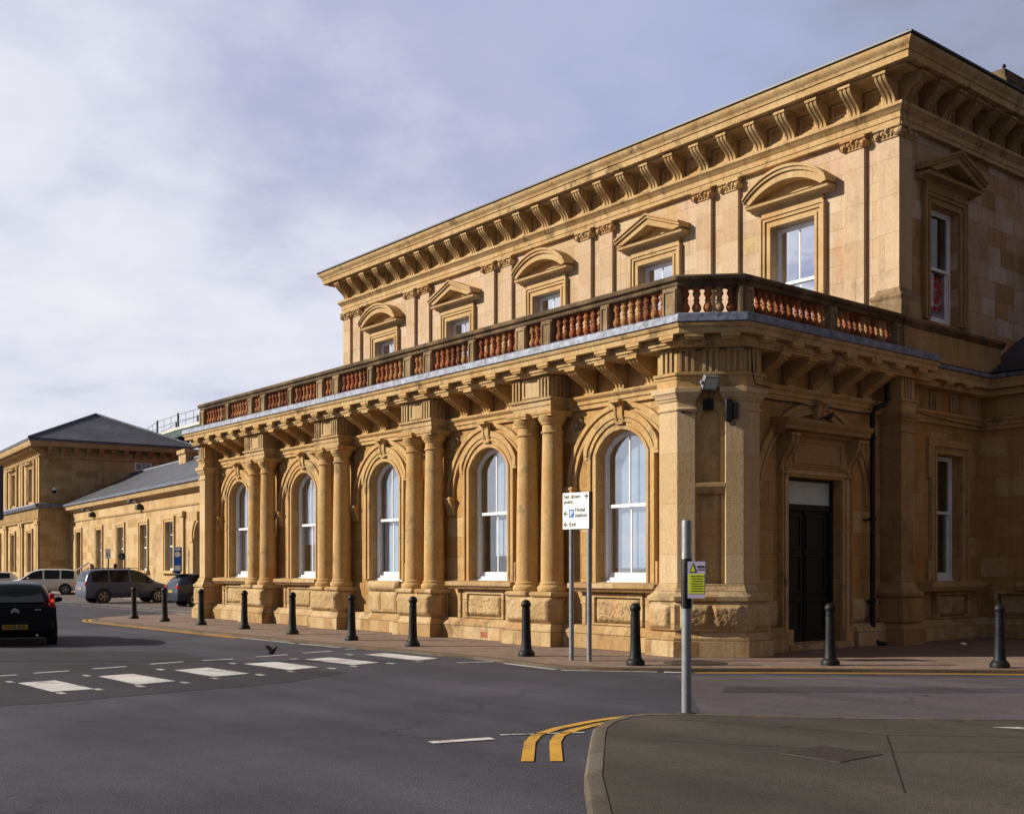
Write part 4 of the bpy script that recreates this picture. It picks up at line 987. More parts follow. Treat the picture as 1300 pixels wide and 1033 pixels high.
for c in cf:
    for zs, zt, o in ((1.4, 4.2, 0), (6.45, 8.8, -.06)):
        mb = MB(); mb.ring(PF_, [(-c - .63, zs + .1), (-c - .63, zt - .09), (-c + .63, zt - .09), (-c + .63, zs + .1)], [(-c - .72, zs), (-c - .72, zt), (-c + .72, zt), (-c + .72, zs)], o - .34, o - .26, closed=True)
        mb.box(PF_, -c - .7, -c + .7, o - .32, o - .255, (zs + zt) / 2 - .04, (zs + zt) / 2 + .04); mb.box(PF_, -c - .02, -c + .02, o - .32, o - .26, zs, zt)
        w_ = mb.build('window', 'white_paint', far); g = MB(); g.box(PF_, -c - .66, -c + .66, o - .305, o - .30, zs + .05, zt - .05); g.build('pane', 'glass', w_)
mb = MB(); mb.ring(PS, [(6.58, 8.82), (6.58, 9.28), (7.62, 9.28), (7.62, 8.82)], [(6.48, 8.74), (6.48, 9.36), (7.72, 9.36), (7.72, 8.74)], -.12, .02, closed=True)
for u in (6.95, 7.27): mb.box(PS, u - .025, u + .025, -.1, 0, 8.8, 9.3)
w_ = mb.build('window', 'white_paint', far); g = MB(); g.box(PS, 6.55, 7.65, -.06, -.055, 8.8, 9.3); g.build('pane', 'glass_dark', w_)
e = .9; A_ = [PF_.p(e, e, 10.62), PF_.p(-LEN, e, 10.62), PF_.p(-LEN, -DEP - e, 10.62), PF_.p(e, -DEP - e, 10.62)]
mb = MB(); mb.add(A_ + [PF_.p(-6, -5.2, 13.4), PF_.p(-LEN + 5, -5.2, 13.4)], [(0, 4, 5, 1), (0, 3, 4), (3, 2, 5, 4), (1, 5, 2), (0, 1, 2, 3)]); fr_ = mb.build('roof', 'slate', far)
mb = MB(); mb.tube([PF_.p(e, e, 10.65), PF_.p(-6, -5.2, 13.45), PF_.p(-LEN + 5, -5.2, 13.45)], .09, 8); mb.tube([PF_.p(e, -DEP - e, 10.65), PF_.p(-6, -5.2, 13.45)], .09, 8); mb.build('ridge', 'lead', fr_)

# train shed block and footbridge behind
sh = thing('train_shed', 'low dark blue clad train shed just showing behind the station range', 'building', (-75, 42, 0))
SHF = Fr(-90, 42, -DX, -DY)
mb = MB(); mb.box(SHF, -30, 40, -12, 0, 0, 11.3); mb.build('wall', 'brick_red', sh)
mb = MB(); mb.box(SHF, -30, 40, .0, .25, 11.0, 12.0); mb.build('fascia', 'blue_clad', sh)
mb = MB(); mb.add([SHF.p(-30, .3, 12.0), SHF.p(40, .3, 12.0), SHF.p(40, -12, 12.0), SHF.p(-30, -12, 12.0), SHF.p(-30, -6, 13.3), SHF.p(40, -6, 13.3)], [(0, 1, 5, 4), (4, 5, 2, 3), (0, 4, 3), (1, 2, 5), (0, 3, 2, 1)]); mb.build('roof', 'dark_slate', sh)
fbg = thing('footbridge', 'green steel high level walkway with railings above the roofs', 'footbridge', (-95, 38.5, 0))
P0 = [(-106.5, 40.6, 12.7), (-102.2, 39.3, 13.2), (-97.5, 38.7, 13.5), (-92.4, 38.5, 13.6), (-87.3, 38.4, 13.6), (-80, 38.4, 13.6), (-72, 38.6, 13.6)]
mb = MB()
for a, b_ in zip(P0[:-1], P0[1:]):
    fr = Fr(a[0], a[1], b_[0] - a[0], b_[1] - a[1]); l = hypot(b_[0] - a[0], b_[1] - a[1])
    mb.prism(fr, [(0, a[2] - .75), (l, b_[2] - .75), (l, b_[2] - .18), (0, a[2] - .18)], -.1, .15); mb.prism(fr, [(0, a[2] - .75), (l, b_[2] - .75), (l, b_[2] - .18), (0, a[2] - .18)], -1.9, -1.7)
mb.build('girder', 'green_steel', fbg)
mb = MB()
for a, b_ in zip(P0[:-1], P0[1:]):
    fr = Fr(a[0], a[1], b_[0] - a[0], b_[1] - a[1]); l = hypot(b_[0] - a[0], b_[1] - a[1])
    mb.prism(fr, [(0, a[2] - .18), (l, b_[2] - .18), (l, b_[2] + .06), (0, a[2] + .06)], -1.9, .22)
mb.build('deck', 'deck_white', fbg)
mb = MB()
for dy in (0, 1.75):
    for h in (.62, 1.18): mb.tube([(x, y + dy, z + h) for x, y, z in P0], .028, 6)
mb.build('handrail', 'galv', fbg)
for i, (x, y, z) in enumerate(P0[1:]):
    for dy in (0, 1.75):
        mb = MB(); mb.box(W, x - .09, x + .09, -(y + dy) - .06, -(y + dy) + .06, z - (.9 if dy == 0 else .2), z + 1.3); mb.build('post', 'green_steel', fbg)
mb = MB()
for a, b_ in zip(P0[:-1], P0[1:]):
    for t in (.33, .66):
        x, y, z = [a[i] + (b_[i] - a[i]) * t for i in range(3)]; mb.tube([(x, y, z), (x, y, z + 1.18)], .02, 5)
mb.build('baluster_rod', 'galv', fbg)
mb = MB()
for x, y, z in P0[2:]: mb.tube([(x, y + .9, 10.4), (x, y + .9, z - .7)], .12, 8)
mb.tube([(-103, 40.4, 0), (-103, 40.4, 12.6)], .14, 8); mb.tube([(-78, 39.5, 0), (-78, 39.5, 13)], .14, 8)
mb.build('support', 'green_steel', fbg)

# ================================================================== GROUND
def sheet(name, pts, z, material, parent=None):
    mb = MB(); mb.add([(x, y, z) for x, y in pts], [tuple(range(len(pts)))]); o = mb.build(name, material); return struct(o)
sheet('ground', [(-400, -300), (300, -300), (300, 400), (-400, 400)], -.058, 'asphalt')
sheet('car_park', [(-120, 18.6), (-59.5, 18.1), (-42.6, 17.3), (-38.8, 16.6), (-38.8, 22), (-50, 24), (-120, 30)], -.0545, 'asphalt_far')
sheet('crossing_patch', [(-26, 2.0), (-24.5, 5.6), (-21.9, 8.94), (-19.3, 8.9), (-17.4, 8.75), (-15.65, 9.33), (-14.77, 7.75), (-14.62, 6.25), (-14.4, 4.37), (-14.46, 3.79), (-14.3, 2.0)], -.0545, 'asphalt_dark')
sheet('side_road_patch', [(-11.9, 13.0), (-10.2, 14.9), (-8, 17.2), (-2, 23), (6, 30), (9, 27), (-2.5, 14.5), (-5.6, 11.4), (-7.3, 9.8), (-8.2, 9.4), (-9.3, 10.5)], -.0545, 'asphalt_light')
sheet('trench_patch', [(-10.35, 12.3), (-8.6, 14.3), (-7.3, 15.7), (-6.9, 15.3), (-8.2, 13.7), (-9.9, 11.7)], -.0508, 'asphalt')
KE = [(-37.15, 12.75), (-36.6, 12.38), (-35.6, 12.15), (-33.5, 12.1), (-30.8, 12.12), (-27, 12.1), (-24.4, 12.14), (-22.2, 12.16), (-20.0, 12.27), (-18, 12.42), (-16.4, 12.5), (-15.3, 12.45), (-14.4, 12.32), (-13.8, 12.32), (-13.3, 12.55), (-12.85, 12.95), (-12.3, 13.5), (-11.25, 14.75), (-9.95, 16.15), (-8.6, 17.5), (-5.5, 20.6), (0, 26), (8, 34)]
BK = [(8, 40), (-38.4, 40), (-38.4, 16.2), (-38.25, 13.9), (-37.8, 13.1)]
mb = MB(); mb.stack([(x, y) for x, y in KE + BK], [(-.2, 0), (0, 0)]); pav = struct(mb.build('pavement', 'paving'))
mb = MB(); mb.sweep([BK[-2], BK[-1]] + KE, [(-.13, -.2), (.004, -.2), (.004, -.004), (-.01, .004), (-.13, .004)]); struct(mb.build('kerb', 'kerb'))
mb = MB(); mb.stack([LWB.p(-31.3, 0, 0)[:2], LWB.p(-31.3, 1.3, 0)[:2], LWB.p(11.3, 1.3, 0)[:2], LWB.p(11.3, 0, 0)[:2]], [(-.2, 0), (.06, 0)]); struct(mb.build('footway', 'footway_stone'))
def strip(mb, pts, off, w, z):
    P = []
    for i, (x, y) in enumerate(pts):
        nx, ny = mitre(pts, i, False); P += [(x + nx * (off - w / 2), y + ny * (off - w / 2), z), (x + nx * (off + w / 2), y + ny * (off + w / 2), z)]
    mb.add(P, [(2 * i, 2 * i + 1, 2 * i + 3, 2 * i + 2) for i in range(len(pts) - 1)])
MZ = -.0495
mb = MB(); yl = [(-38.2, 13.8), (-37.9, 13.2), (-37.3, 12.72)] + KE[1:7] + [(-25.0, 12.13)][:0]
yl = [(-37.3, 12.72)] + KE[1:6] + [(-25.0, 12.13)]
strip(mb, yl, .11, .10, MZ); strip(mb, yl, .29, .10, MZ); struct(mb.build('double_yellow_line', 'road_yellow'))
mb = MB(); yr = [(-12.15, 13.66)] + KE[17:22]; strip(mb, yr, .09, .06, MZ); strip(mb, yr, .23, .06, MZ); struct(mb.build('double_yellow_line', 'road_yellow'))
mb = MB(); a1 = [(-8.92, 9.2), (-8.95, 8.75), (-8.9, 8.35), (-8.75, 7.75), (-8.52, 7.26), (-8.2, 6.9), (-7.4, 6.2)]; a2 = [(-8.7, 9.1), (-8.74, 8.7), (-8.69, 8.25), (-8.55, 7.8), (-8.36, 7.42), (-8.06, 7.1), (-7.25, 6.4)]
strip(mb, a1[::-1], 0, .11, MZ); strip(mb, a2[::-1], 0, .11, MZ); struct(mb.build('double_yellow_line', 'road_yellow'))
mb = MB()
for a, b_, w_ in (((-24.95, 12.0), (-22.4, 12.02), .08), ((-25.2, 12.5), (-24.9, 11.95), .1), ((-22.2, 12.02), (-20.6, 12.12), .09), ((-20.05, 11.9), (-20.02, 12.16), .12), ((-15.35, 12.33), (-13.85, 12.2), .09), ((-13.7, 12.2), (-12.5, 13.2), .08), ((-12.42, 13.26), (-12.15, 13.5), .14), ((-15.95, 11.75), (-15.75, 12.42), .09)):
    strip(mb, [a, b_], 0, w_, MZ)
dd = [(-18.46, 4.83), (-18.5, 5.09), (-18.61, 5.38), (-18.68, 5.94), (-18.8, 6.37), (-18.9, 6.96), (-19.11, 7.46), (-19.23, 8.1), (-19.25, 8.48), (-19.24, 9.07), (-19.41, 9.59), (-19.55, 10.34), (-19.72, 10.77), (-19.83, 11.47)]
for a, b_ in zip(dd[::2], dd[1::2]): strip(mb, [a, b_], 0, .10, MZ)
strip(mb, [(-8.79, 6.16), (-8.62, 6.78)], 0, .14, MZ);
strip(mb, [(-8.75, 6.98), (-8.35, 7.75)], 0, .05, MZ)
struct(mb.build('white_line', 'road_white'))
for z4 in ([(-17.15, 4.73), (-17.22, 5.28), (-15.63, 5.32), (-15.65, 4.75)], [(-17.44, 5.99), (-17.52, 6.55), (-15.98, 6.62), (-15.85, 5.98)], [(-17.74, 7.32), (-17.83, 7.95), (-16.40, 8.0), (-16.26, 7.33)], [(-18.12, 8.74), (-18.18, 9.38), (-16.7, 9.42), (-16.55, 8.79)], [(-18.35, 10.05), (-18.43, 10.64), (-16.87, 10.73), (-16.73, 10.1)], [(-18.61, 11.49), (-18.72, 12.02), (-16.99, 12.08), (-16.8, 11.49)]):
    sheet('zebra_stripe', z4[::-1], MZ, 'road_white')
mb = MB()
for z4 in ((-17.4, 4.7), (-15.4, 4.8), (-17.68, 5.9), (-15.6, 5.95), (-17.98, 7.2), (-16.0, 7.25), (-18.35, 8.65), (-16.3, 8.7), (-18.55, 9.95), (-16.5, 10.0), (-18.8, 11.3), (-16.6, 11.4), (-15.55, 5.35), (-15.7, 6.65), (-16.1, 8.05), (-16.4, 9.5), (-16.6, 10.8)):
    x, y = z4; mb = MB(); mb.box(W, x - .12, x + .12, -y - .04, -y + .04, MZ - .004, MZ); struct(mb.build('crossing_stud', 'road_white_worn'))
mb = MB(); strip(mb, [(-72, 17.2), (-59.4, 17.95), (-48, 18.1), (-39, 17.6)], 0, .10, MZ); strip(mb, [(-66, 16.6), (-55.9, 16.97), (-45, 16.95), (-38.6, 16.7)], 0, .12, MZ); struct(mb.build('car_park_line', 'road_white_worn'))
# island with raised kerb
IK = [(-4.2, 4.0), (-6.2, 5.75), (-7.54, 7.07), (-7.99, 7.53), (-8.28, 7.95), (-8.43, 8.34), (-8.42, 8.72), (-8.11, 9.08), (-7.32, 9.72), (-6.6, 10.4), (-5.4, 11.7), (-1, 16.2), (4, 21), (9, 20), (6, 2), (0, 1)]
IKc = IK[::-1]
mb = MB(); mb.stack(IKc, [(-.2, -.13), (.055, -.13)]); struct(mb.build('traffic_island', 'island_top'))
mb = MB(); mb.stack(IKc, [(-.2, 0), (.03, 0), (.052, -.02), (.06, -.05), (.06, -.135), (-.2, -.135)]); struct(mb.build('island_kerb', 'kerb'))
for i, pts in enumerate(([(-7.9, 8.6), (-5.9, 9.3), (-3.0, 12.2)], [(-7.2, 7.3), (-5.4, 8.4), (-3.6, 10.6)], [(-5.9, 9.3), (-4.3, 7.0)])):
    mb = MB(); strip(mb, pts, 0, .012, .0585); struct(mb.build('joint', 'cable'))
sheet('ghost_arrow', [(-5.55, 10.55), (-5.0, 11.3), (-4.3, 11.6), (-4.6, 10.9)], .0592, 'road_white_worn')
mb = MB(); mb.lathe(-12.85, 14.5, [(.55, -.01), (.55, .004), (.52, .006)], 28); struct(mb.build('manhole_cover', 'iron_cover'))
mb = MB(); mb.box(W, -5.9, -5.3, -8.3, -7.7, .05, .061); struct(mb.build('access_cover', 'iron_cover'))

# ================================================================== STREET FURNITURE
def bollard():
    mb = MB()
    mb.lathe(0, 0, [(.155, 0), (.155, .05), (.15, .07), (.125, .10), (.105, .12), (.098, .14), (.082, .50), (.078, .80), (.076, .815), (.084, .82), (.084, .835), (.074, .84), (.073, .90), (.082, .905), (.086, .92)], 24)
    return mb.build('body', 'black_paint', None, ang=30)
bspots = [(-35.78, 13.43), (-33.3, 13.45), (-30.55, 13.42), (-27.75, 13.40), (-24.8, 13.25), (-21.84, 13.15), (-19.35, 13.11), (-15.84, 13.25), (-13.2, 13.41), (-11.15, 15.92), (-9.14, 17.67)]
blab = ['farthest black bollard at the tip of the pavement nearest the parked grey people carrier', 'black bollard in front of the small navy hatchback, second from the far tip',
        'black bollard in front of the far end pier of the arcade', 'black bollard before the first pair of columns from the far end', 'black bollard between the first and second pairs of far columns',
        'black bollard in front of the second pair of columns from the far end', 'black bollard in front of the third pair of columns, right of the zebra crossing end', 'black bollard just left of the white direction sign',
        'black bollard right of the white direction sign, in front of the nearest arched window', 'black bollard in front of the dark side door', 'rightmost black bollard near the litter by the side window']
b0 = None
for (x, y), lb in zip(bspots, blab):
    t = thing('bollard', lb, 'bollard', (x, y, 0), 0, 'black bollards along the kerb'); t.rotation_euler = (rnd.uniform(-.012, .012), rnd.uniform(-.012, .012), rnd.uniform(0, 6))
    if b0 is None:
        b = bollard(); b.parent = t; b0 = b
        mb = MB(); mb.lathe(0, 0, [(.086, .92), (.092, .94), (.092, .965), (.08, .99), (.06, 1.02), (.03, 1.035), (.004, 1.04)], 24); c0 = mb.build('cap', 'black_paint', None); c0.parent = t
    else:
        for q in (b0, c0): k = q.copy(); C.objects.link(k); k.parent = t
# direction sign on two posts
sg_ = thing('direction_sign', 'white direction sign on two grey posts reading set down point, hotel station parking and exit', 'sign', (-14.42, 13.25, 0))
SF = Fr(-14.787, 13.197, .59, .09); SWD = .60
for u in (.165, .56):
    mb = MB(); x, y, _ = SF.p(u, -.05, 0); mb.lathe(x, y, [(.043, 0), (.043, 2.32), (.04, 2.9)], 16); mb.build('post', 'galv', sg_)
mb = MB(); mb.box(SF, 0, SWD, -.10, -.004, 2.29, 2.94); pnl = mb.build('panel', 'sign_back', sg_, bevel=.004)
mb = MB(); mb.box(SF, .008, SWD - .008, -.003, .002, 2.298, 2.932); mb.build('face', 'sign_white', pnl)
T = .0035
text('Set down', .098, SF, .03, 2.835, T, 'ink', pnl); text('point', .098, SF, .03, 2.745, T, 'ink', pnl)
text('Hotel', .098, SF, .285, 2.60, T, 'ink', pnl); text('station', .098, SF, .285, 2.505, T, 'ink', pnl); text('Exit', .098, SF, .155, 2.35, T, 'ink', pnl)
mb = MB(); mb.box(SF, .15, .262, .002, .0035, 2.50, 2.645); mb.build('parking_square', 'sign_blue', pnl); text('P', .125, SF, .172, 2.528, .0055, 'sign_white', pnl)
def arrow(mb, u, z, d, s=.045):
    mb.box(SF, u - s, u + s, T - .001, T + .001, z - .010, z + .010)
    for q in (-1, 1):
        mb.prism(SF, [(u + d * s * 1.1, z), (u + d * s * 1.1 - d * .026, z), (u + d * s * .05 - d * .026, z + q * s), (u + d * s * .05, z + q * s)][::q], T - .0005, T + .0015)
mb = MB(); arrow(mb, .53, 2.865, 1); arrow(mb, .075, 2.57, -1); arrow(mb, .075, 2.375, -1); mb.build('arrows', 'ink', pnl)

# notice pole on the island
npole = thing('notice_pole', 'grey pole on the traffic island carrying a small yellow and lilac notice', 'pole', (-8.13, 9.03, .058))
mb = MB(); mb.lathe(-8.13, 9.03, [(.052, .03), (.052, 2.10), (.048, 2.12), (.01, 2.125)], 20); mb.build('post', 'galv', npole)
mb = MB(); mb.lathe(-8.13, 9.03, [(.12, .05), (.10, .062), (.055, .07)], 16); mb.build('footing', 'island_top', npole)
mb = MB(); mb.lathe(-8.13, 9.03, [(.054, 1.18), (.056, 1.19), (.056, 1.70), (.054, 1.71)], 20); mb.build('clamp_band', 'black_paint', npole)
NF = Fr(-8.135, 8.965, .775, .632 * 1.35)     # notice faces the road
rr = hypot(.775, .853); NF = Fr(-8.083, 8.978, .747, .664)
mb = MB(); mb.box(NF, .012, .197, -.006, 0, 1.29, 1.68); nt_ = mb.build('notice', 'lilac', npole)
mb = MB(); mb.box(NF, .022, .187, .001, .003, 1.34, 1.55); mb.build('yellow_field', 'hi_yellow', nt_)
mb = MB(); mb.prism(NF, [(.03, 1.565), (.105, 1.565), (.068, 1.665)], .001, .003); tri = mb.build('warning_triangle', 'ink', nt_)
mb = MB(); mb.prism(NF, [(.043, 1.573), (.093, 1.573), (.068, 1.645)], .0035, .005); mb.build('triangle_field', 'hi_yellow', tri)
mb = MB(); mb.box(NF, .112, .185, .001, .003, 1.615, 1.635); mb.box(NF, .112, .19, .001, .003, 1.59, 1.598)
for k in range(7): mb.box(NF, .045 + .006 * (k % 3), .175 - .007 * (k % 2), .0035, .005, 1.52 - .026 * k, 1.528 - .026 * k)
mb.build('small_print', 'ink', nt_)
NB = Fr(-8.20, 9.16, -.22 + .05, -.20)
NB = Fr(-8.215, 9.20, .10, -.30)
mb = MB(); mb.box(NB, 0, .24, -.02, -.004, 1.18, 1.78); p2_ = mb.build('side_panel', 'sign_white', npole, bevel=.003)
mb = MB(); mb.disc(NB, .12, 1.32, [(.10, -.003), (.10, 0)], 24); mb.box(NB, .02, .22, -.003, .0, 1.62, 1.72); mb.build('side_marks', 'sign_blue', p2_)

# lamps and boxes on the corner
fl = thing('floodlight', 'grey floodlight on a stem above the chamfered corner niche', 'floodlight', (-13.55, 15.7, 4.75))
FC = Fr(-14.0, 15.3, 1, 1)
mb = MB(); mb.box(FC, .47, .66, -.09, -.03, 4.50, 4.70); mb.disc(FC, .565, 4.6, [(.03, -.03), (.025, .0), (.01, .01)], 10); mb.build('junction_box', 'black_paint', fl, bevel=.006)
x, y, _ = FC.p(.57, .03, 0); mb = MB(); mb.tube([FC.p(.57, -.05, 4.68), (x, y, 4.72), (x, y, 4.86)], .014, 8); mb.build('stem', 'dark_metal', fl)
mb = MB(); from mathutils import Matrix, Vector
def hb_box(mb, c, ax, s):      # oriented box
    M = Matrix(ax).transposed(); P = [tuple(Vector(c) + M @ Vector((i * s[0], j * s[1], k * s[2]))) for k in (-.5, .5) for j in (-.5, .5) for i in (-.5, .5)]
    mb.add(P, [(0, 1, 3, 2), (4, 6, 7, 5), (0, 4, 5, 1), (2, 3, 7, 6), (0, 2, 6, 4), (1, 5, 7, 3)])
nv = Vector((.82, -.30, -.50)).normalized(); uv = Vector((.35, .93, 0)).normalized(); uv = (uv - nv * uv.dot(nv)).normalized(); wv = nv.cross(uv)
hb_box(mb, (x + .05, y - .02, 4.98), (uv, wv, nv), (.30, .26, .10)); hd = mb.build('head', 'galv', fl, bevel=.012)
mb = MB(); hb_box(mb, Vector((x + .05, y - .02, 4.98)) + nv * .052, (uv, wv, nv), (.25, .20, .006)); mb.build('lens', 'frosted', hd)
mb = MB(); hb_box(mb, Vector((x + .05, y - .02, 4.98)) - uv * .17, (uv, wv, nv), (.05, .06, .06)); mb.build('hinge', 'galv', hd)
wl = thing('wall_lamp', 'tall black wall lamp box on the right pier of the chamfered corner', 'wall lamp', (-13.3, 16.0, 4.3))
mb = MB(); mb.box(FC, .86, .99, .005, .12, 4.27, 4.68); mb.build('housing', 'black_paint', wl, bevel=.02)
mb = MB(); mb.box(FC, 1.0, 1.10, .0, .08, 4.33, 4.62); mb.build('diffuser', 'dark_metal', wl, bevel=.01)
mb = MB(); mb.tube([FC.p(.93, .05, 4.27), FC.p(.95, .06, 4.22), FC.p(1.0, .04, 4.2), FC.p(1.04, .01, 4.26)], .01, 6); mb.build('cable_loop', 'cable', wl)
cam_ = thing('bracket_stub', 'small black metal bracket on the left pier of the chamfered corner', 'bracket', (-13.9, 15.4, 4.45))
mb = MB(); mb.tube([FC.p(.10, .0, 4.46), FC.p(.10, .07, 4.46)], .02, 8); mb.tube([FC.p(.10, .04, 4.46), FC.p(.27, .03, 4.44)], .010, 6); mb.build('arm', 'black_paint', cam_)

# ================================================================== PIGEONS AND LITTER
def loc_build(mb, name, m, parent, **k):
    o = mb.build(name, m, None, **k); o.parent = parent; return o
def pigeon(label, loc, rz, flying=False, sc=1.0):
    t = thing('pigeon', label, 'bird', loc, rz); mb = MB()
    body = [(-.16, .0, .10, .006), (-.10, 0, .105, .02), (-.05, 0, .11, .042), (.0, 0, .12, .056), (.05, 0, .135, .05), (.08, 0, .16, .032), (.095, 0, .19, .024), (.11, 0, .205, .026), (.128, 0, .205, .018), (.14, 0, .20, .006), (.16, 0, .193, .002)]
    mb.tube([(a * sc, b * sc, c * sc) for a, b, c, r in body], [r * sc for a, b, c, r in body], 12)
    if flying:
        for s in (-1, 1):
            P = [(.06, s * .03, .14), (.08, s * .14, .26), (.02, s * .27, .33), (-.05, s * .26, .30), (-.09, s * .13, .22), (-.06, s * .03, .13)]
            mb.add([(a * sc, b * sc, c * sc) for a, b, c in P] + [(a * sc, b * sc, (c + .008) * sc) for a, b, c in P], [(0, 1, 2, 3, 4, 5), (6, 7, 8, 9, 10, 11)] + [(i, (i + 1) % 6, 6 + (i + 1) % 6, 6 + i) for i in range(6)])
        mb.add([(-.12 * sc, 0, .1 * sc), (-.24 * sc, .05 * sc, .09 * sc), (-.24 * sc, -.05 * sc, .09 * sc), (-.12 * sc, 0, .09 * sc)], [(0, 1, 2), (3, 1, 2), (0, 1, 3), (0, 2, 3)])
    else:
        mb.tube([(-.12 * sc, 0, .10 * sc), (-.22 * sc, 0, .07 * sc)], [.02 * sc, .008 * sc], 8)
    loc_build(mb, 'body', 'feather', t)
    if not flying:
        mb = MB()
        for s in (-1, 1): mb.tube([(.0, s * .02 * sc, .09 * sc), (.005, s * .02 * sc, .0)], .005 * sc, 6); mb.tube([(-.015 * sc, s * .02 * sc, .003), (.035 * sc, s * .02 * sc, .003)], .004 * sc, 5)
        loc_build(mb, 'legs', 'brick_red', t)
    return t
pigeon('dark pigeon landing with raised wings over the zebra crossing', (-18.45, 9.45, .02), radians(100), True, .6)
pigeon('pigeon perched on the stone hood above the side door', (-13.35, 19.0, 4.50), radians(70))
pigeon('pigeon perched on top of the mossy chimney block at the right', (-15.55, 30.3, 15.43), radians(118), False, 1.0)
pigeon('pigeon perched on the very corner of the upper roof gutter', (XR + .52, YU - .52, 12.63), radians(125), False, .6)
lt = thing('litter', 'crumpled scrap of white paper on the shaded pavement near the side window', 'litter', (-12.43, 22.36, 0))
mb = MB(); mb.add([(0, 0, .01), (.10, .02, .05), (.17, -.02, .01), (.12, -.09, .012), (.03, -.07, .04), (.07, -.03, .055)], [(0, 1, 5), (1, 2, 5), (2, 3, 5), (3, 4, 5), (4, 0, 5), (0, 4, 3, 2, 1)]); loc_build(mb, 'scrap', 'paper', lt)

# ================================================================== CARS
def car(name, label, cat, loc, heading, st, paint, hw=.88, wheels=(-1.3, 1.3), wr=.32, group=None, rear=None):
    """st: (x, z_sill, z_belt, z_top, half width belt, half width top, side glass to next, top glass to next)"""
    t = thing(name, label, cat, loc, atan2(heading[1], heading[0]), group)
    rows = []
    def mono(v0, v1, v2, v3, x0, x1, x2, x3, t):
        h = x2 - x1; d = (v2 - v1) / h
        a = (v1 - v0) / (x1 - x0) if x1 > x0 else d; c = (v3 - v2) / (x3 - x2) if x3 > x2 else d
        lim = lambda p: 0 if p * d <= 0 else (2 * p * d / (p + d))
        m1 = lim(a) * h; m2 = lim(c) * h
        return (2 * t ** 3 - 3 * t * t + 1) * v1 + (t ** 3 - 2 * t * t + t) * m1 + (3 * t * t - 2 * t ** 3) * v2 + (t ** 3 - t * t) * m2
    fine_ = []
    for i in range(len(st) - 1):
        q = [st[max(i - 1, 0)], st[i], st[i + 1], st[min(i + 2, len(st) - 1)]]; n_ = 4 if q[2][0] - q[1][0] > .15 else 1
        for k in range(n_):
            t_ = k / n_; fine_.append(tuple([q[1][0] + (q[2][0] - q[1][0]) * t_] + [mono(q[0][j], q[1][j], q[2][j], q[3][j], q[0][0], q[1][0], q[2][0], q[3][0], t_) for j in range(1, 6)] + [st[i][6], st[i][7]]))
    fine_.append(st[-1]); st = fine_
    for x, zs, zb, zt, hb, ht, sg, tg in st:
        half = [(hb * .88, zs), (hb * .97, zs + .10), (hb, zs + (zb - zs) * .5), (hb * .985, zb), (hb * .96, zb + .02), (ht, max(zt - .07, zb + .03)), (ht * .90, max(zt - .02, zb + .045)), (ht * .55, zt), (0, zt + .01)]
        rows.append([(x, -y, z) for y, z in half] + [(x, y, z) for y, z in half[:-1][::-1]])
    n = len(rows[0]); P = [p for r in rows for p in r]; body = []; glass_ = []
    for i in range(len(rows) - 1):
        for k in range(n - 1):
            f = (i * n + k, i * n + k + 1, (i + 1) * n + k + 1, (i + 1) * n + k)
            kk = k if k < 8 else n - 2 - k
            if kk == 4 and st[i][6]: glass_.append(f)
            elif kk >= 6 and st[i][7]: glass_.append(f)
            else: body.append(f)
        body.append((i * n, (i + 1) * n, (i + 1) * n + n - 1, i * n + n - 1))
    body += [tuple(range(n)), tuple((len(rows) - 1) * n + k for k in range(n))]
    mb = MB(); mb.add(P, body); b = loc_build(mb, 'body', paint, t, ang=38)
    mb = MB(); mb.add(P, glass_); loc_build(mb, 'windows', 'car_glass', b, ang=20)
    for wx in wheels:
        for s in (-1, 1):
            fr = Fr(wx, s * (hw - .0), -s, 0) if False else None
            mb = MB(); F2 = Fr(0, 0, 1, 0) if s < 0 else Fr(0, 0, -1, 0)
            u = wx if s < 0 else -wx
            mb.disc(F2, u, wr + .03, [(wr + .055, hw - .12), (wr + .055, hw + .012), (wr + .03, hw + .012)], 26); loc_build(mb, 'wheel_arch', 'tyre', b)
            mb = MB(); mb.disc(F2, u, wr, [(wr - .03, hw - .2), (wr, hw - .17), (wr, hw + .0), (wr - .03, hw + .022), (wr * .66, hw + .025)], 26); w_ = loc_build(mb, 'wheel', 'tyre', t)
            mb = MB(); mb.disc(F2, u, wr, [(wr * .66, hw - .02), (wr * .66, hw + .028), (wr * .6, hw + .028), (wr * .58, hw + .0), (.02, hw + .0)], 26)
            for k in range(5):
                a = 2 * pi * k / 5; c_, s_ = cos(a), sin(a); q = wr * .6
                mb.prism(F2, [(u - .022 * s_, wr + .022 * c_), (u + q * c_ - .03 * s_, wr + q * s_ + .03 * c_), (u + q * c_ + .03 * s_, wr + q * s_ - .03 * c_), (u + .022 * s_, wr - .022 * c_)], hw, hw + .03)
            mb.disc(F2, u, wr, [(.05, hw), (.05, hw + .034), (.01, hw + .036)], 12)
            loc_build(mb, 'rim', 'rim', w_)
    for s in (-1, 1):      # mirrors
        mx = [q for q in st if q[7]][-1][0] - .25; zb = max(q[2] for q in st)
        mb = MB(); mb.tube([(mx, s * (hw - .04), zb + .02), (mx, s * (hw + .10), zb + .07), (mx, s * (hw + .20), zb + .07)], [.03, .07, .05], 8); loc_build(mb, 'mirror', paint, b)
    return t, b
RF = Fr(0, 0, 0, -1)       # rear face frame in car space: u = -y, o = -x
def lamps(b, x, y, z0, z1, w, m='lamp_red', out=.03):
    for s in (-1, 1):
        mb = MB(); a, c = sorted((s * y, s * (y - w))); mb.box(RF, a, c, -x - .10, -x + out, z0, z1); loc_build(mb, 'tail_lamp', m, b, bevel=.02)
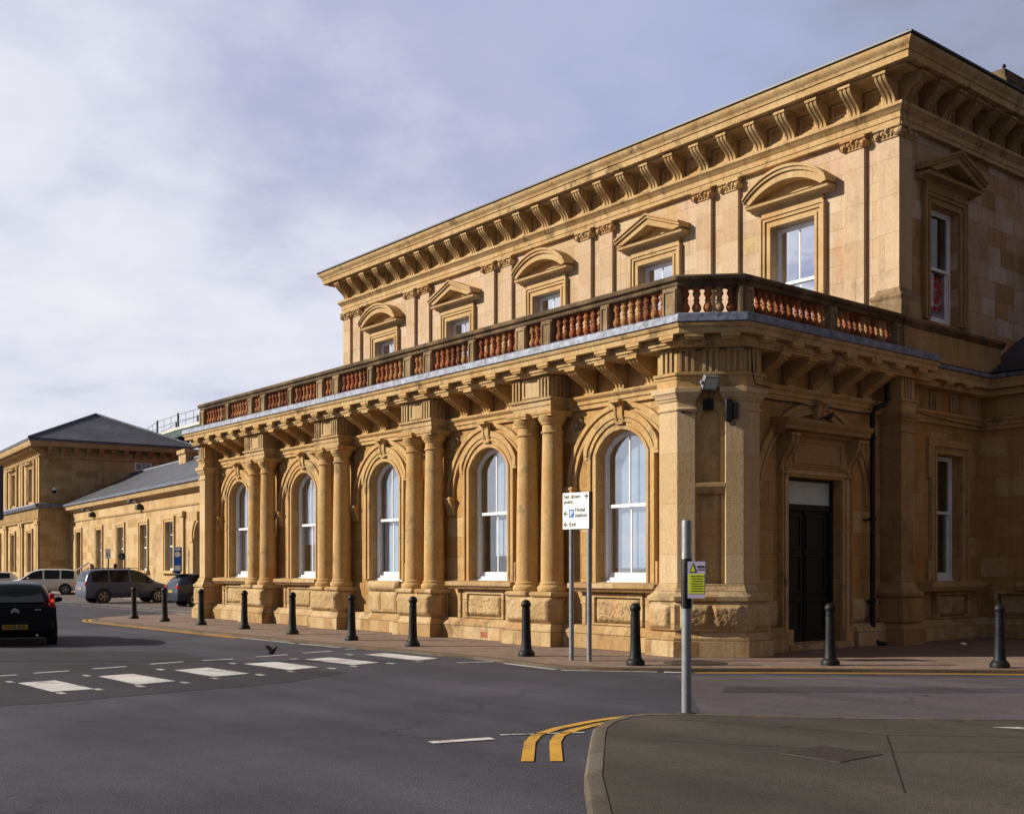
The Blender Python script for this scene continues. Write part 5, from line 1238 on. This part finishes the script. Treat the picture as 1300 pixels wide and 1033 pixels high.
# black hatchback braking away from the camera
BX = -1.92
st = [(-1.93, .30, .60, .66, .82, .74, 0, 0), (-1.90, .22, .86, .92, .86, .72, 0, 0), (-1.80, .20, .92, 1.02, .865, .70, 0, 1), (-1.46, .20, .95, 1.40, .87, .60, 0, 0), (-1.30, .20, .95, 1.45, .87, .60, 1, 0), (-.7, .20, .95, 1.50, .87, .61, 1, 0), (-.62, .2, .95, 1.50, .87, .61, 1, 0), (.25, .2, .93, 1.47, .87, .60, 1, 1), (1.05, .2, .90, 1.0, .86, .66, 0, 0), (1.7, .22, .78, .86, .82, .66, 0, 0), (1.93, .28, .60, .64, .70, .55, 0, 0)]
hdg = (-.9645, .264); ct = (-25.31 + hdg[0] * 1.93, 6.93 + hdg[1] * 1.93)
t, b = car('parked_car', 'black hatchback seen from behind with a lit brake lamp at the left edge', 'car', (ct[0], ct[1], -.058), hdg, st, 'car_black', .865, (-1.2, 1.2), .30)
t.name = 'car'; t.scale = (1, .96, .925)
# rear window, laid over the tailgate
mb = MB(); mb.add([(-1.83, -.60, 1.02), (-1.83, .60, 1.02), (-1.49, .50, 1.36), (-1.49, -.50, 1.36)], [(0, 1, 2, 3)]); mb.add([(-1.81, -.60, 1.01), (-1.81, .60, 1.01), (-1.47, .50, 1.35), (-1.47, -.50, 1.35)], [(0, 1, 2, 3)]); loc_build(mb, 'rear_window', 'rear_glass', b)
lamps(b, -1.80, .83, .86, 1.0, .14, 'lamp_red', .07)
for s in (-1, 1):
    mb = MB(); a, c = sorted((s * .82, s * .70)); mb.box(RF, a, c, 1.66, 1.86, 1.0, 1.22); loc_build(mb, 'tail_lamp', 'lamp_red', b, bevel=.03)
    mb = MB(); mb.disc(RF, s * .77, 1.05, [(.04, 1.80), (.04, 1.875), (.02, 1.885)], 16); loc_build(mb, 'brake_lamp', 'brake_lit', b)
mb = MB(); mb.box(RF, -.80, .80, 1.86, 1.99, .30, .58); loc_build(mb, 'bumper', 'car_black', b, bevel=.05)
mb = MB(); mb.box(RF, -.26, .26, 1.992, 1.998, .40, .51); pl_ = loc_build(mb, 'number_plate', 'plate_yellow', b)
def ltext(body, size, fr, u, z, o, m, parent, align='CENTER'):
    tt = text(body, size, fr, u, z, o, m, parent, 'lettering', align); tt.matrix_parent_inverse.identity(); return tt
ltext('DK58 JNZ', .10, RF, 0, .42, 2.0, 'ink', pl_)
mb = MB()
for k in (0, 1):
    z = .80 + k * .045
    for s in (-1, 1): mb.prism(RF, [(0, z + .045), (s * .085, z - .01), (s * .085, z - .032), (0, z + .018)], 1.90, 1.925)
loc_build(mb, 'emblem', 'chrome', b)
mb = MB(); mb.box(RF, .40, .49, 1.90, 1.915, .84, .855); mb.box(RF, .505, .525, 1.90, 1.915, .83, .865); loc_build(mb, 'badge', 'chrome', b)
mb = MB(); mb.tube([(-1.97, -.45, .26), (-2.0, -.45, .26)], .03, 10); loc_build(mb, 'exhaust', 'chrome', b)
# grey people carrier, side on
mpv = [(-2.2, .36, .62, .68, .80, .74, 0, 0), (-2.17, .28, .98, 1.04, .86, .76, 0, 1), (-1.98, .26, 1.0, 1.52, .88, .68, 0, 0), (-1.88, .26, 1.0, 1.60, .88, .69, 1, 0), (-1.10, .26, 1.0, 1.66, .89, .70, 0, 0), (-1.02, .26, 1.0, 1.66, .89, .70, 1, 0), (-.10, .26, .99, 1.67, .89, .70, 0, 0), (.0, .26, .99, 1.66, .89, .70, 1, 0), (.50, .26, .98, 1.57, .89, .69, 1, 1), (1.30, .26, .93, 1.06, .88, .72, 0, 0), (1.75, .28, .84, .93, .86, .72, 0, 0), (2.1, .34, .68, .74, .80, .66, 0, 0), (2.22, .38, .52, .57, .68, .56, 0, 0)]
t, b = car('car', 'grey people carrier with roof rails parked nose in before the low range', 'car', (-55.35, 20.35, -.058), (.03, 1), mpv, 'car_grey', .885, (-1.35, 1.33), .33)
lamps(b, -2.17, .85, .82, 1.04, .15)
for s_ in (-1, 1): mb = MB(); mb.tube([(-1.7, s_ * .66, 1.64), (-1.6, s_ * .66, 1.70), (.3, s_ * .66, 1.71), (.45, s_ * .66, 1.64)], .02, 6); loc_build(mb, 'roof_rail', 'dark_metal', b)
mb = MB(); [mb.box(RF, s * .89 - .012, s * .89 + .012, -1.35 + .0, -1.0, .62, .64) for s in (-1, 1)]; mb.box(RF, -.26, .26, 2.2, 2.215, .66, .77); loc_build(mb, 'number_plate', 'plate_yellow', b)
mb = MB()
for u in (-1.06, -.05):
    for s in (-1, 1): mb.tube([(u, s * .887, .5), (u, s * .892, .95)], .006, 5)
for u in (-.75, .28):
    for s in (-1, 1): mb.tube([(u, s * .895, .90), (u + .16, s * .895, .90)], .014, 6)
loc_build(mb, 'door_seam', 'dark_metal', b)
# navy hatch, tail to the road
ht_ = [(-2.1, .36, .60, .66, .78, .70, 0, 0), (-2.07, .26, .92, .98, .84, .74, 0, 1), (-1.70, .25, .98, 1.36, .86, .64, 0, 0), (-1.55, .25, .98, 1.43, .87, .65, 1, 0), (-.65, .25, .96, 1.47, .87, .66, 0, 0), (-.58, .25, .96, 1.47, .87, .66, 1, 0), (.25, .25, .95, 1.42, .87, .65, 1, 1), (1.05, .26, .92, 1.02, .86, .68, 0, 0), (1.85, .30, .75, .82, .80, .66, 0, 0), (2.08, .36, .55, .60, .68, .55, 0, 0)]
t, b = car('car', 'small navy hatchback half hidden behind the far end pier of the arcade', 'car', (-47.85, 21.75, -.058), (.06, 1), ht_, 'car_navy', .865, (-1.3, 1.3), .32)
lamps(b, -2.07, .85, .78, .93, .26)
mb = MB(); mb.box(RF, -.6, .6, 1.52, 1.86, 1.40, 1.45); loc_build(mb, 'spoiler', 'car_navy', b, bevel=.015)
mb = MB(); mb.box(RF, -.26, .26, 2.07, 2.12, .62, .73); loc_build(mb, 'number_plate', 'plate_yellow', b)
# white estate with raised tailgate
t, b = car('car', 'white people carrier with its tailgate raised, parked nose out in the car park', 'car', (-75.6, 22.4, -.058), (-.30, -.95), mpv, 'car_white', .885, (-1.35, 1.33), .33)
mb = MB(); mb.add([(-2.0, -.66, 1.60), (-2.0, .66, 1.60), (-2.75, .62, 2.12), (-2.75, -.62, 2.12), (-2.02, -.66, 1.52), (-2.02, .66, 1.52), (-2.80, .62, 2.02), (-2.80, -.62, 2.02)], [(0, 1, 2, 3), (4, 7, 6, 5), (0, 4, 5, 1), (1, 5, 6, 2), (2, 6, 7, 3), (3, 7, 4, 0)]); loc_build(mb, 'tailgate', 'car_white', b, bevel=.02)
t, b = car('car', 'white hatchback at the far left edge behind the black hatchback', 'car', (-85.2, 21.4, -.058), (-.30, -.95), ht_, 'car_white', .865, (-1.3, 1.3), .32)

# ================================================================== PERSON, FAR SIGNS AND LAMPS
def person(label, loc, rz):
    t = thing('person', label, 'person', loc, rz)
    me = bpy.data.meshes.new('body')
    V = [(0, 0, .95), (0, 0, 1.15), (0, 0, 1.40), (0, 0, 1.50), (0, .01, 1.60), (0, .01, 1.74),
         (-.19, 0, 1.40), (-.24, 0, 1.12), (-.22, .08, .90), (.19, 0, 1.40), (.24, 0, 1.12), (.22, .08, .90),
         (-.09, 0, .90), (-.10, .02, .50), (-.10, 0, .09), (-.10, .14, .04), (.09, 0, .90), (.10, -.02, .50), (.10, -.03, .09), (.10, .11, .04)]
    E_ = [(0, 1), (1, 2), (2, 3), (3, 4), (4, 5), (2, 6), (6, 7), (7, 8), (2, 9), (9, 10), (10, 11), (0, 12), (12, 13), (13, 14), (14, 15), (0, 16), (16, 17), (17, 18), (18, 19)]
    R_ = [(.15, .10), (.14, .10), (.16, .10), (.055, .055), (.075, .085), (.075, .09), (.065, .06), (.045, .045), (.035, .04), (.065, .06), (.045, .045), (.035, .04), (.085, .085), (.06, .06), (.042, .045), (.04, .03), (.085, .085), (.06, .06), (.042, .045), (.04, .03)]
    me.from_pydata(V, E_, []); o = bpy.data.objects.new('body', me); C.objects.link(o); o.parent = t
    sk = o.modifiers.new('Skin', 'SKIN')
    for i, r in enumerate(R_): me.skin_vertices[0].data[i].radius = r
    me.skin_vertices[0].data[0].use_root = True
    ss = o.modifiers.new('Sub', 'SUBSURF'); ss.levels = 1; ss.render_levels = 2
    me.materials.append(MATS['coat'])
    mb = MB(); mb.lathe(0, .01, [(.03, 1.56), (.075, 1.60), (.092, 1.68), (.088, 1.76), (.055, 1.82), (.01, 1.84)], 16); loc_build(mb, 'hair', 'hair', t)
    return t
person('person in a dark coat with dark hair standing behind the grey people carrier', (-58.6, 21.0, .06), radians(30))
sp = thing('road_sign', 'small white rectangular sign on a thin post before the low range windows', 'sign', (-63.3, 22.3, 0))
SPF = Fr(-63.3, 22.3, .63, .775)
mb = MB(); mb.lathe(-63.3, 22.3, [(.04, -.05), (.04, 2.75)], 10); mb.build('post', 'dark_metal', sp)
mb = MB(); mb.box(SPF, -.15, .15, .04, .06, 2.2, 2.72); fc = mb.build('plate', 'sign_white', sp)
mb = MB(); mb.box(SPF, -.06, .08, .061, .063, 2.36, 2.40); mb.box(SPF, -.06, -.02, .061, .063, 2.40, 2.52); mb.build('symbol', 'ink', fc)
sp = thing('round_sign_post', 'thin post carrying a small round sign seen from behind, beside the white sign', 'sign', (-62.2, 22.5, 0))
mb = MB(); mb.lathe(-62.0, 22.6, [(.03, -.05), (.03, 2.5)], 8); mb.build('post', 'dark_metal', sp)
mb = MB(); mb.disc(Fr(-62.0, 22.6, .63, .775), 0, 2.3, [(.2, -.03), (.2, -.01)], 20); mb.build('disc', 'green_steel', sp)
tt_ = thing('information_totem', 'tall blue and white information totem in front of the last low range window', 'sign', (-55.7, 22.75, 0))
TF = Fr(-55.3, 23.05, .63, .775)
mb = MB(); mb.box(TF, -.14, .14, .02, .06, .0, 1.5); mb.build('post', 'dark_metal', tt_)
mb = MB(); mb.box(TF, -.20, .20, 0, .12, 1.45, 2.72); pb = mb.build('panel', 'sign_blue', tt_, bevel=.01)
mb = MB(); mb.disc(TF, .0, 2.35, [(.15, .121), (.15, .125)], 20); mb.box(TF, -.15, .15, .121, .126, 1.52, 1.78); mb.box(TF, -.15, .15, .121, .126, 2.55, 2.66); mb.build('markings', 'sign_white', pb)
def wlamp(fr, u, z, label):
    x, y, _ = fr.p(u, .3, 0); t = thing('floodlight', label, 'floodlight', (x, y, z))
    mb = MB(); mb.tube([fr.p(u, 0, z + .1), fr.p(u, .35, z + .25), fr.p(u - .5, .5, z + .35)], .03, 6); mb.build('arm', 'dark_metal', t)
    mb = MB(); mb.box(fr, u - .95, u - .45, .35, .6, z + .25, z + .45); mb.box(fr, u - .22, u + .22, .05, .35, z - .18, z + .12); mb.build('head', 'dark_metal', t, bevel=.03)
wlamp(LWB, -13.3, 5.15, 'dark floodlight pair on the wall of the low range above the middle windows')
wlamp(LWB, -24.2, 5.15, 'dark floodlight on the low range wall near its far corner')
cd = thing('security_camera', 'white dome camera on the shaded side wall of the far pavilion', 'camera', PS.p(.9, .2, 7.0))
mb = MB(); x, y, _ = PS.p(.9, .25, 0); mb.lathe(x, y, [(.16, 7.1), (.17, 7.2), (.12, 7.28), (.03, 7.3)], 14); mb.box(PS, .85, .95, 0, .25, 7.2, 7.26); mb.build('housing', 'white_paint', cd)
mb = MB(); mb.lathe(x, y, [(.02, 6.86), (.10, 6.9), (.13, 7.0), (.13, 7.1)], 14); mb.build('dome', 'black_paint', cd)
db = thing('dark_signboard', 'dark signboard on a post cut off by the left edge of the view', 'sign', (-21.75, 5.2, -.058))
SBF = Fr(-21.75, 5.2, .63, .775)
mb = MB(); mb.lathe(-21.85, 5.0, [(.05, -.05), (.05, 3.4)], 12); mb.build('post', 'dark_metal', db)
mb = MB(); mb.box(SBF, -.25, .62, .05, .10, 2.47, 3.45); mb.build('panel', 'sign_back', db, bevel=.03)

# ================================================================== SKY, SUN, CAMERA
AZ, EL = 38, 26                            # sun from front left of the facade
sd = (-sin(radians(AZ)) * cos(radians(EL)), -cos(radians(AZ)) * cos(radians(EL)), sin(radians(EL)))
world = bpy.data.worlds.new('World'); S.world = world; world.use_nodes = True
nt = world.node_tree; bg = nt.nodes['Background']
sky = N(nt, 'ShaderNodeTexSky', sky_type='NISHITA'); sky.sun_disc = False; sky.sun_elevation = radians(EL); sky.sun_rotation = radians(180 + AZ); sky.dust_density = 2
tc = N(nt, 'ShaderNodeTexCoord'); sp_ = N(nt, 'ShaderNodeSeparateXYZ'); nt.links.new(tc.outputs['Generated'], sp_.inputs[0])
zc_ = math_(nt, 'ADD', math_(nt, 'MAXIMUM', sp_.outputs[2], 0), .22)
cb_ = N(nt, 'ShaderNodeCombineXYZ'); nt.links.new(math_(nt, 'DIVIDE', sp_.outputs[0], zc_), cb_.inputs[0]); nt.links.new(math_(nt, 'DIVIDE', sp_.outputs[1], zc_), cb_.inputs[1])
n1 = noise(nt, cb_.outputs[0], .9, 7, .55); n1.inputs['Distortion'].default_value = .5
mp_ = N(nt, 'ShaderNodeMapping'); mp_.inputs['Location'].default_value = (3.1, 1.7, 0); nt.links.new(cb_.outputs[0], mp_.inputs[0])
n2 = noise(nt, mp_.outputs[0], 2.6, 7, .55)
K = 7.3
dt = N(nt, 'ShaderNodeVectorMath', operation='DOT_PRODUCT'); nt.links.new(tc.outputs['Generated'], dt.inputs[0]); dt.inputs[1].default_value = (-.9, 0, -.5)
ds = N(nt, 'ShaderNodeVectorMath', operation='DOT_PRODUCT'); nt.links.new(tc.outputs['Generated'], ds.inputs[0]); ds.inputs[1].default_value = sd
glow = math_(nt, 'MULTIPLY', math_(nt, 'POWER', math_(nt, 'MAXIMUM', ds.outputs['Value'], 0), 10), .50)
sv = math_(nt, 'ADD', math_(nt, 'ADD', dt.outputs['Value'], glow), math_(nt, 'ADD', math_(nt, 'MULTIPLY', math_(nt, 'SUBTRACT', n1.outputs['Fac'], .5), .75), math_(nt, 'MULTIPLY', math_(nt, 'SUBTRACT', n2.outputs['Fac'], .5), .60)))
sv = math_(nt, 'SUBTRACT', sv, math_(nt, 'MULTIPLY', math_(nt, 'MAXIMUM', math_(nt, 'SUBTRACT', sp_.outputs[2], .48), 0), 2.6))  # extra darkening of the unseen zenith, added to cut fill light
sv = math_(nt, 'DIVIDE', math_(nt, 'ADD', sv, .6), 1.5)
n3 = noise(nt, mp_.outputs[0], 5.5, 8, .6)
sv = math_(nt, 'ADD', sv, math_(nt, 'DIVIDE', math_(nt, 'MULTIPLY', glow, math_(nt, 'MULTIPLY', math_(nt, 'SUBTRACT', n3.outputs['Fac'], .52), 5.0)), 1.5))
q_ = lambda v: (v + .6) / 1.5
cr = ramp(nt, [(q_(-.6), (.20, .19, .22)), (q_(0), (.26, .27, .33)), (q_(.36), (.40, .46, .68)), (q_(.52), (.48, .50, .70)), (q_(.62), (.60, .62, .77)), (q_(.74), (.76, .78, .88)), (q_(.95), (.86, .87, .92))]); nt.links.new(sv, cr.inputs[0])  # lowest stops dim the unseen sky on the right to deepen side-wall shade
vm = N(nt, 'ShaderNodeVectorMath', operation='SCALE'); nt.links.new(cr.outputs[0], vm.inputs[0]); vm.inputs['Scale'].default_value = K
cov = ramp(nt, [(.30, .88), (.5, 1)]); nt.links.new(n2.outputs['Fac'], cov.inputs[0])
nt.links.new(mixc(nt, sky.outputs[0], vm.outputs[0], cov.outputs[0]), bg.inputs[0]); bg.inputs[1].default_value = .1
sl_ = bpy.data.lights.new('Sun', 'SUN'); sl_.energy = 5.0; sl_.angle = radians(.6); sl_.color = (1, .90, .74)
so = bpy.data.objects.new('Sun', sl_); C.objects.link(so); so.rotation_euler = Vector(sd).to_track_quat('Z', 'Y').to_euler(); so.location = (-30, -30, 40)
cam = bpy.data.cameras.new('Camera'); co = bpy.data.objects.new('Camera', cam); C.objects.link(co); S.camera = co
co.location = (0, 0, 1.6); co.rotation_euler = (radians(90), 0, radians(50.8249)); cam.sensor_width = 36; cam.lens = 1426 / 1300 * 36
cam.shift_y = (722 - 516.5) / 1300; cam.clip_start = .1; cam.clip_end = 2000
S.view_settings.view_transform = 'Standard'; S.view_settings.look = 'None'; S.view_settings.exposure = 0.45; S.view_settings.gamma = 1
# every thing's base name without position words
S.cycles.max_bounces = 6; S.cycles.diffuse_bounces = 3; S.cycles.glossy_bounces = 3; S.cycles.transparent_max_bounces = 8
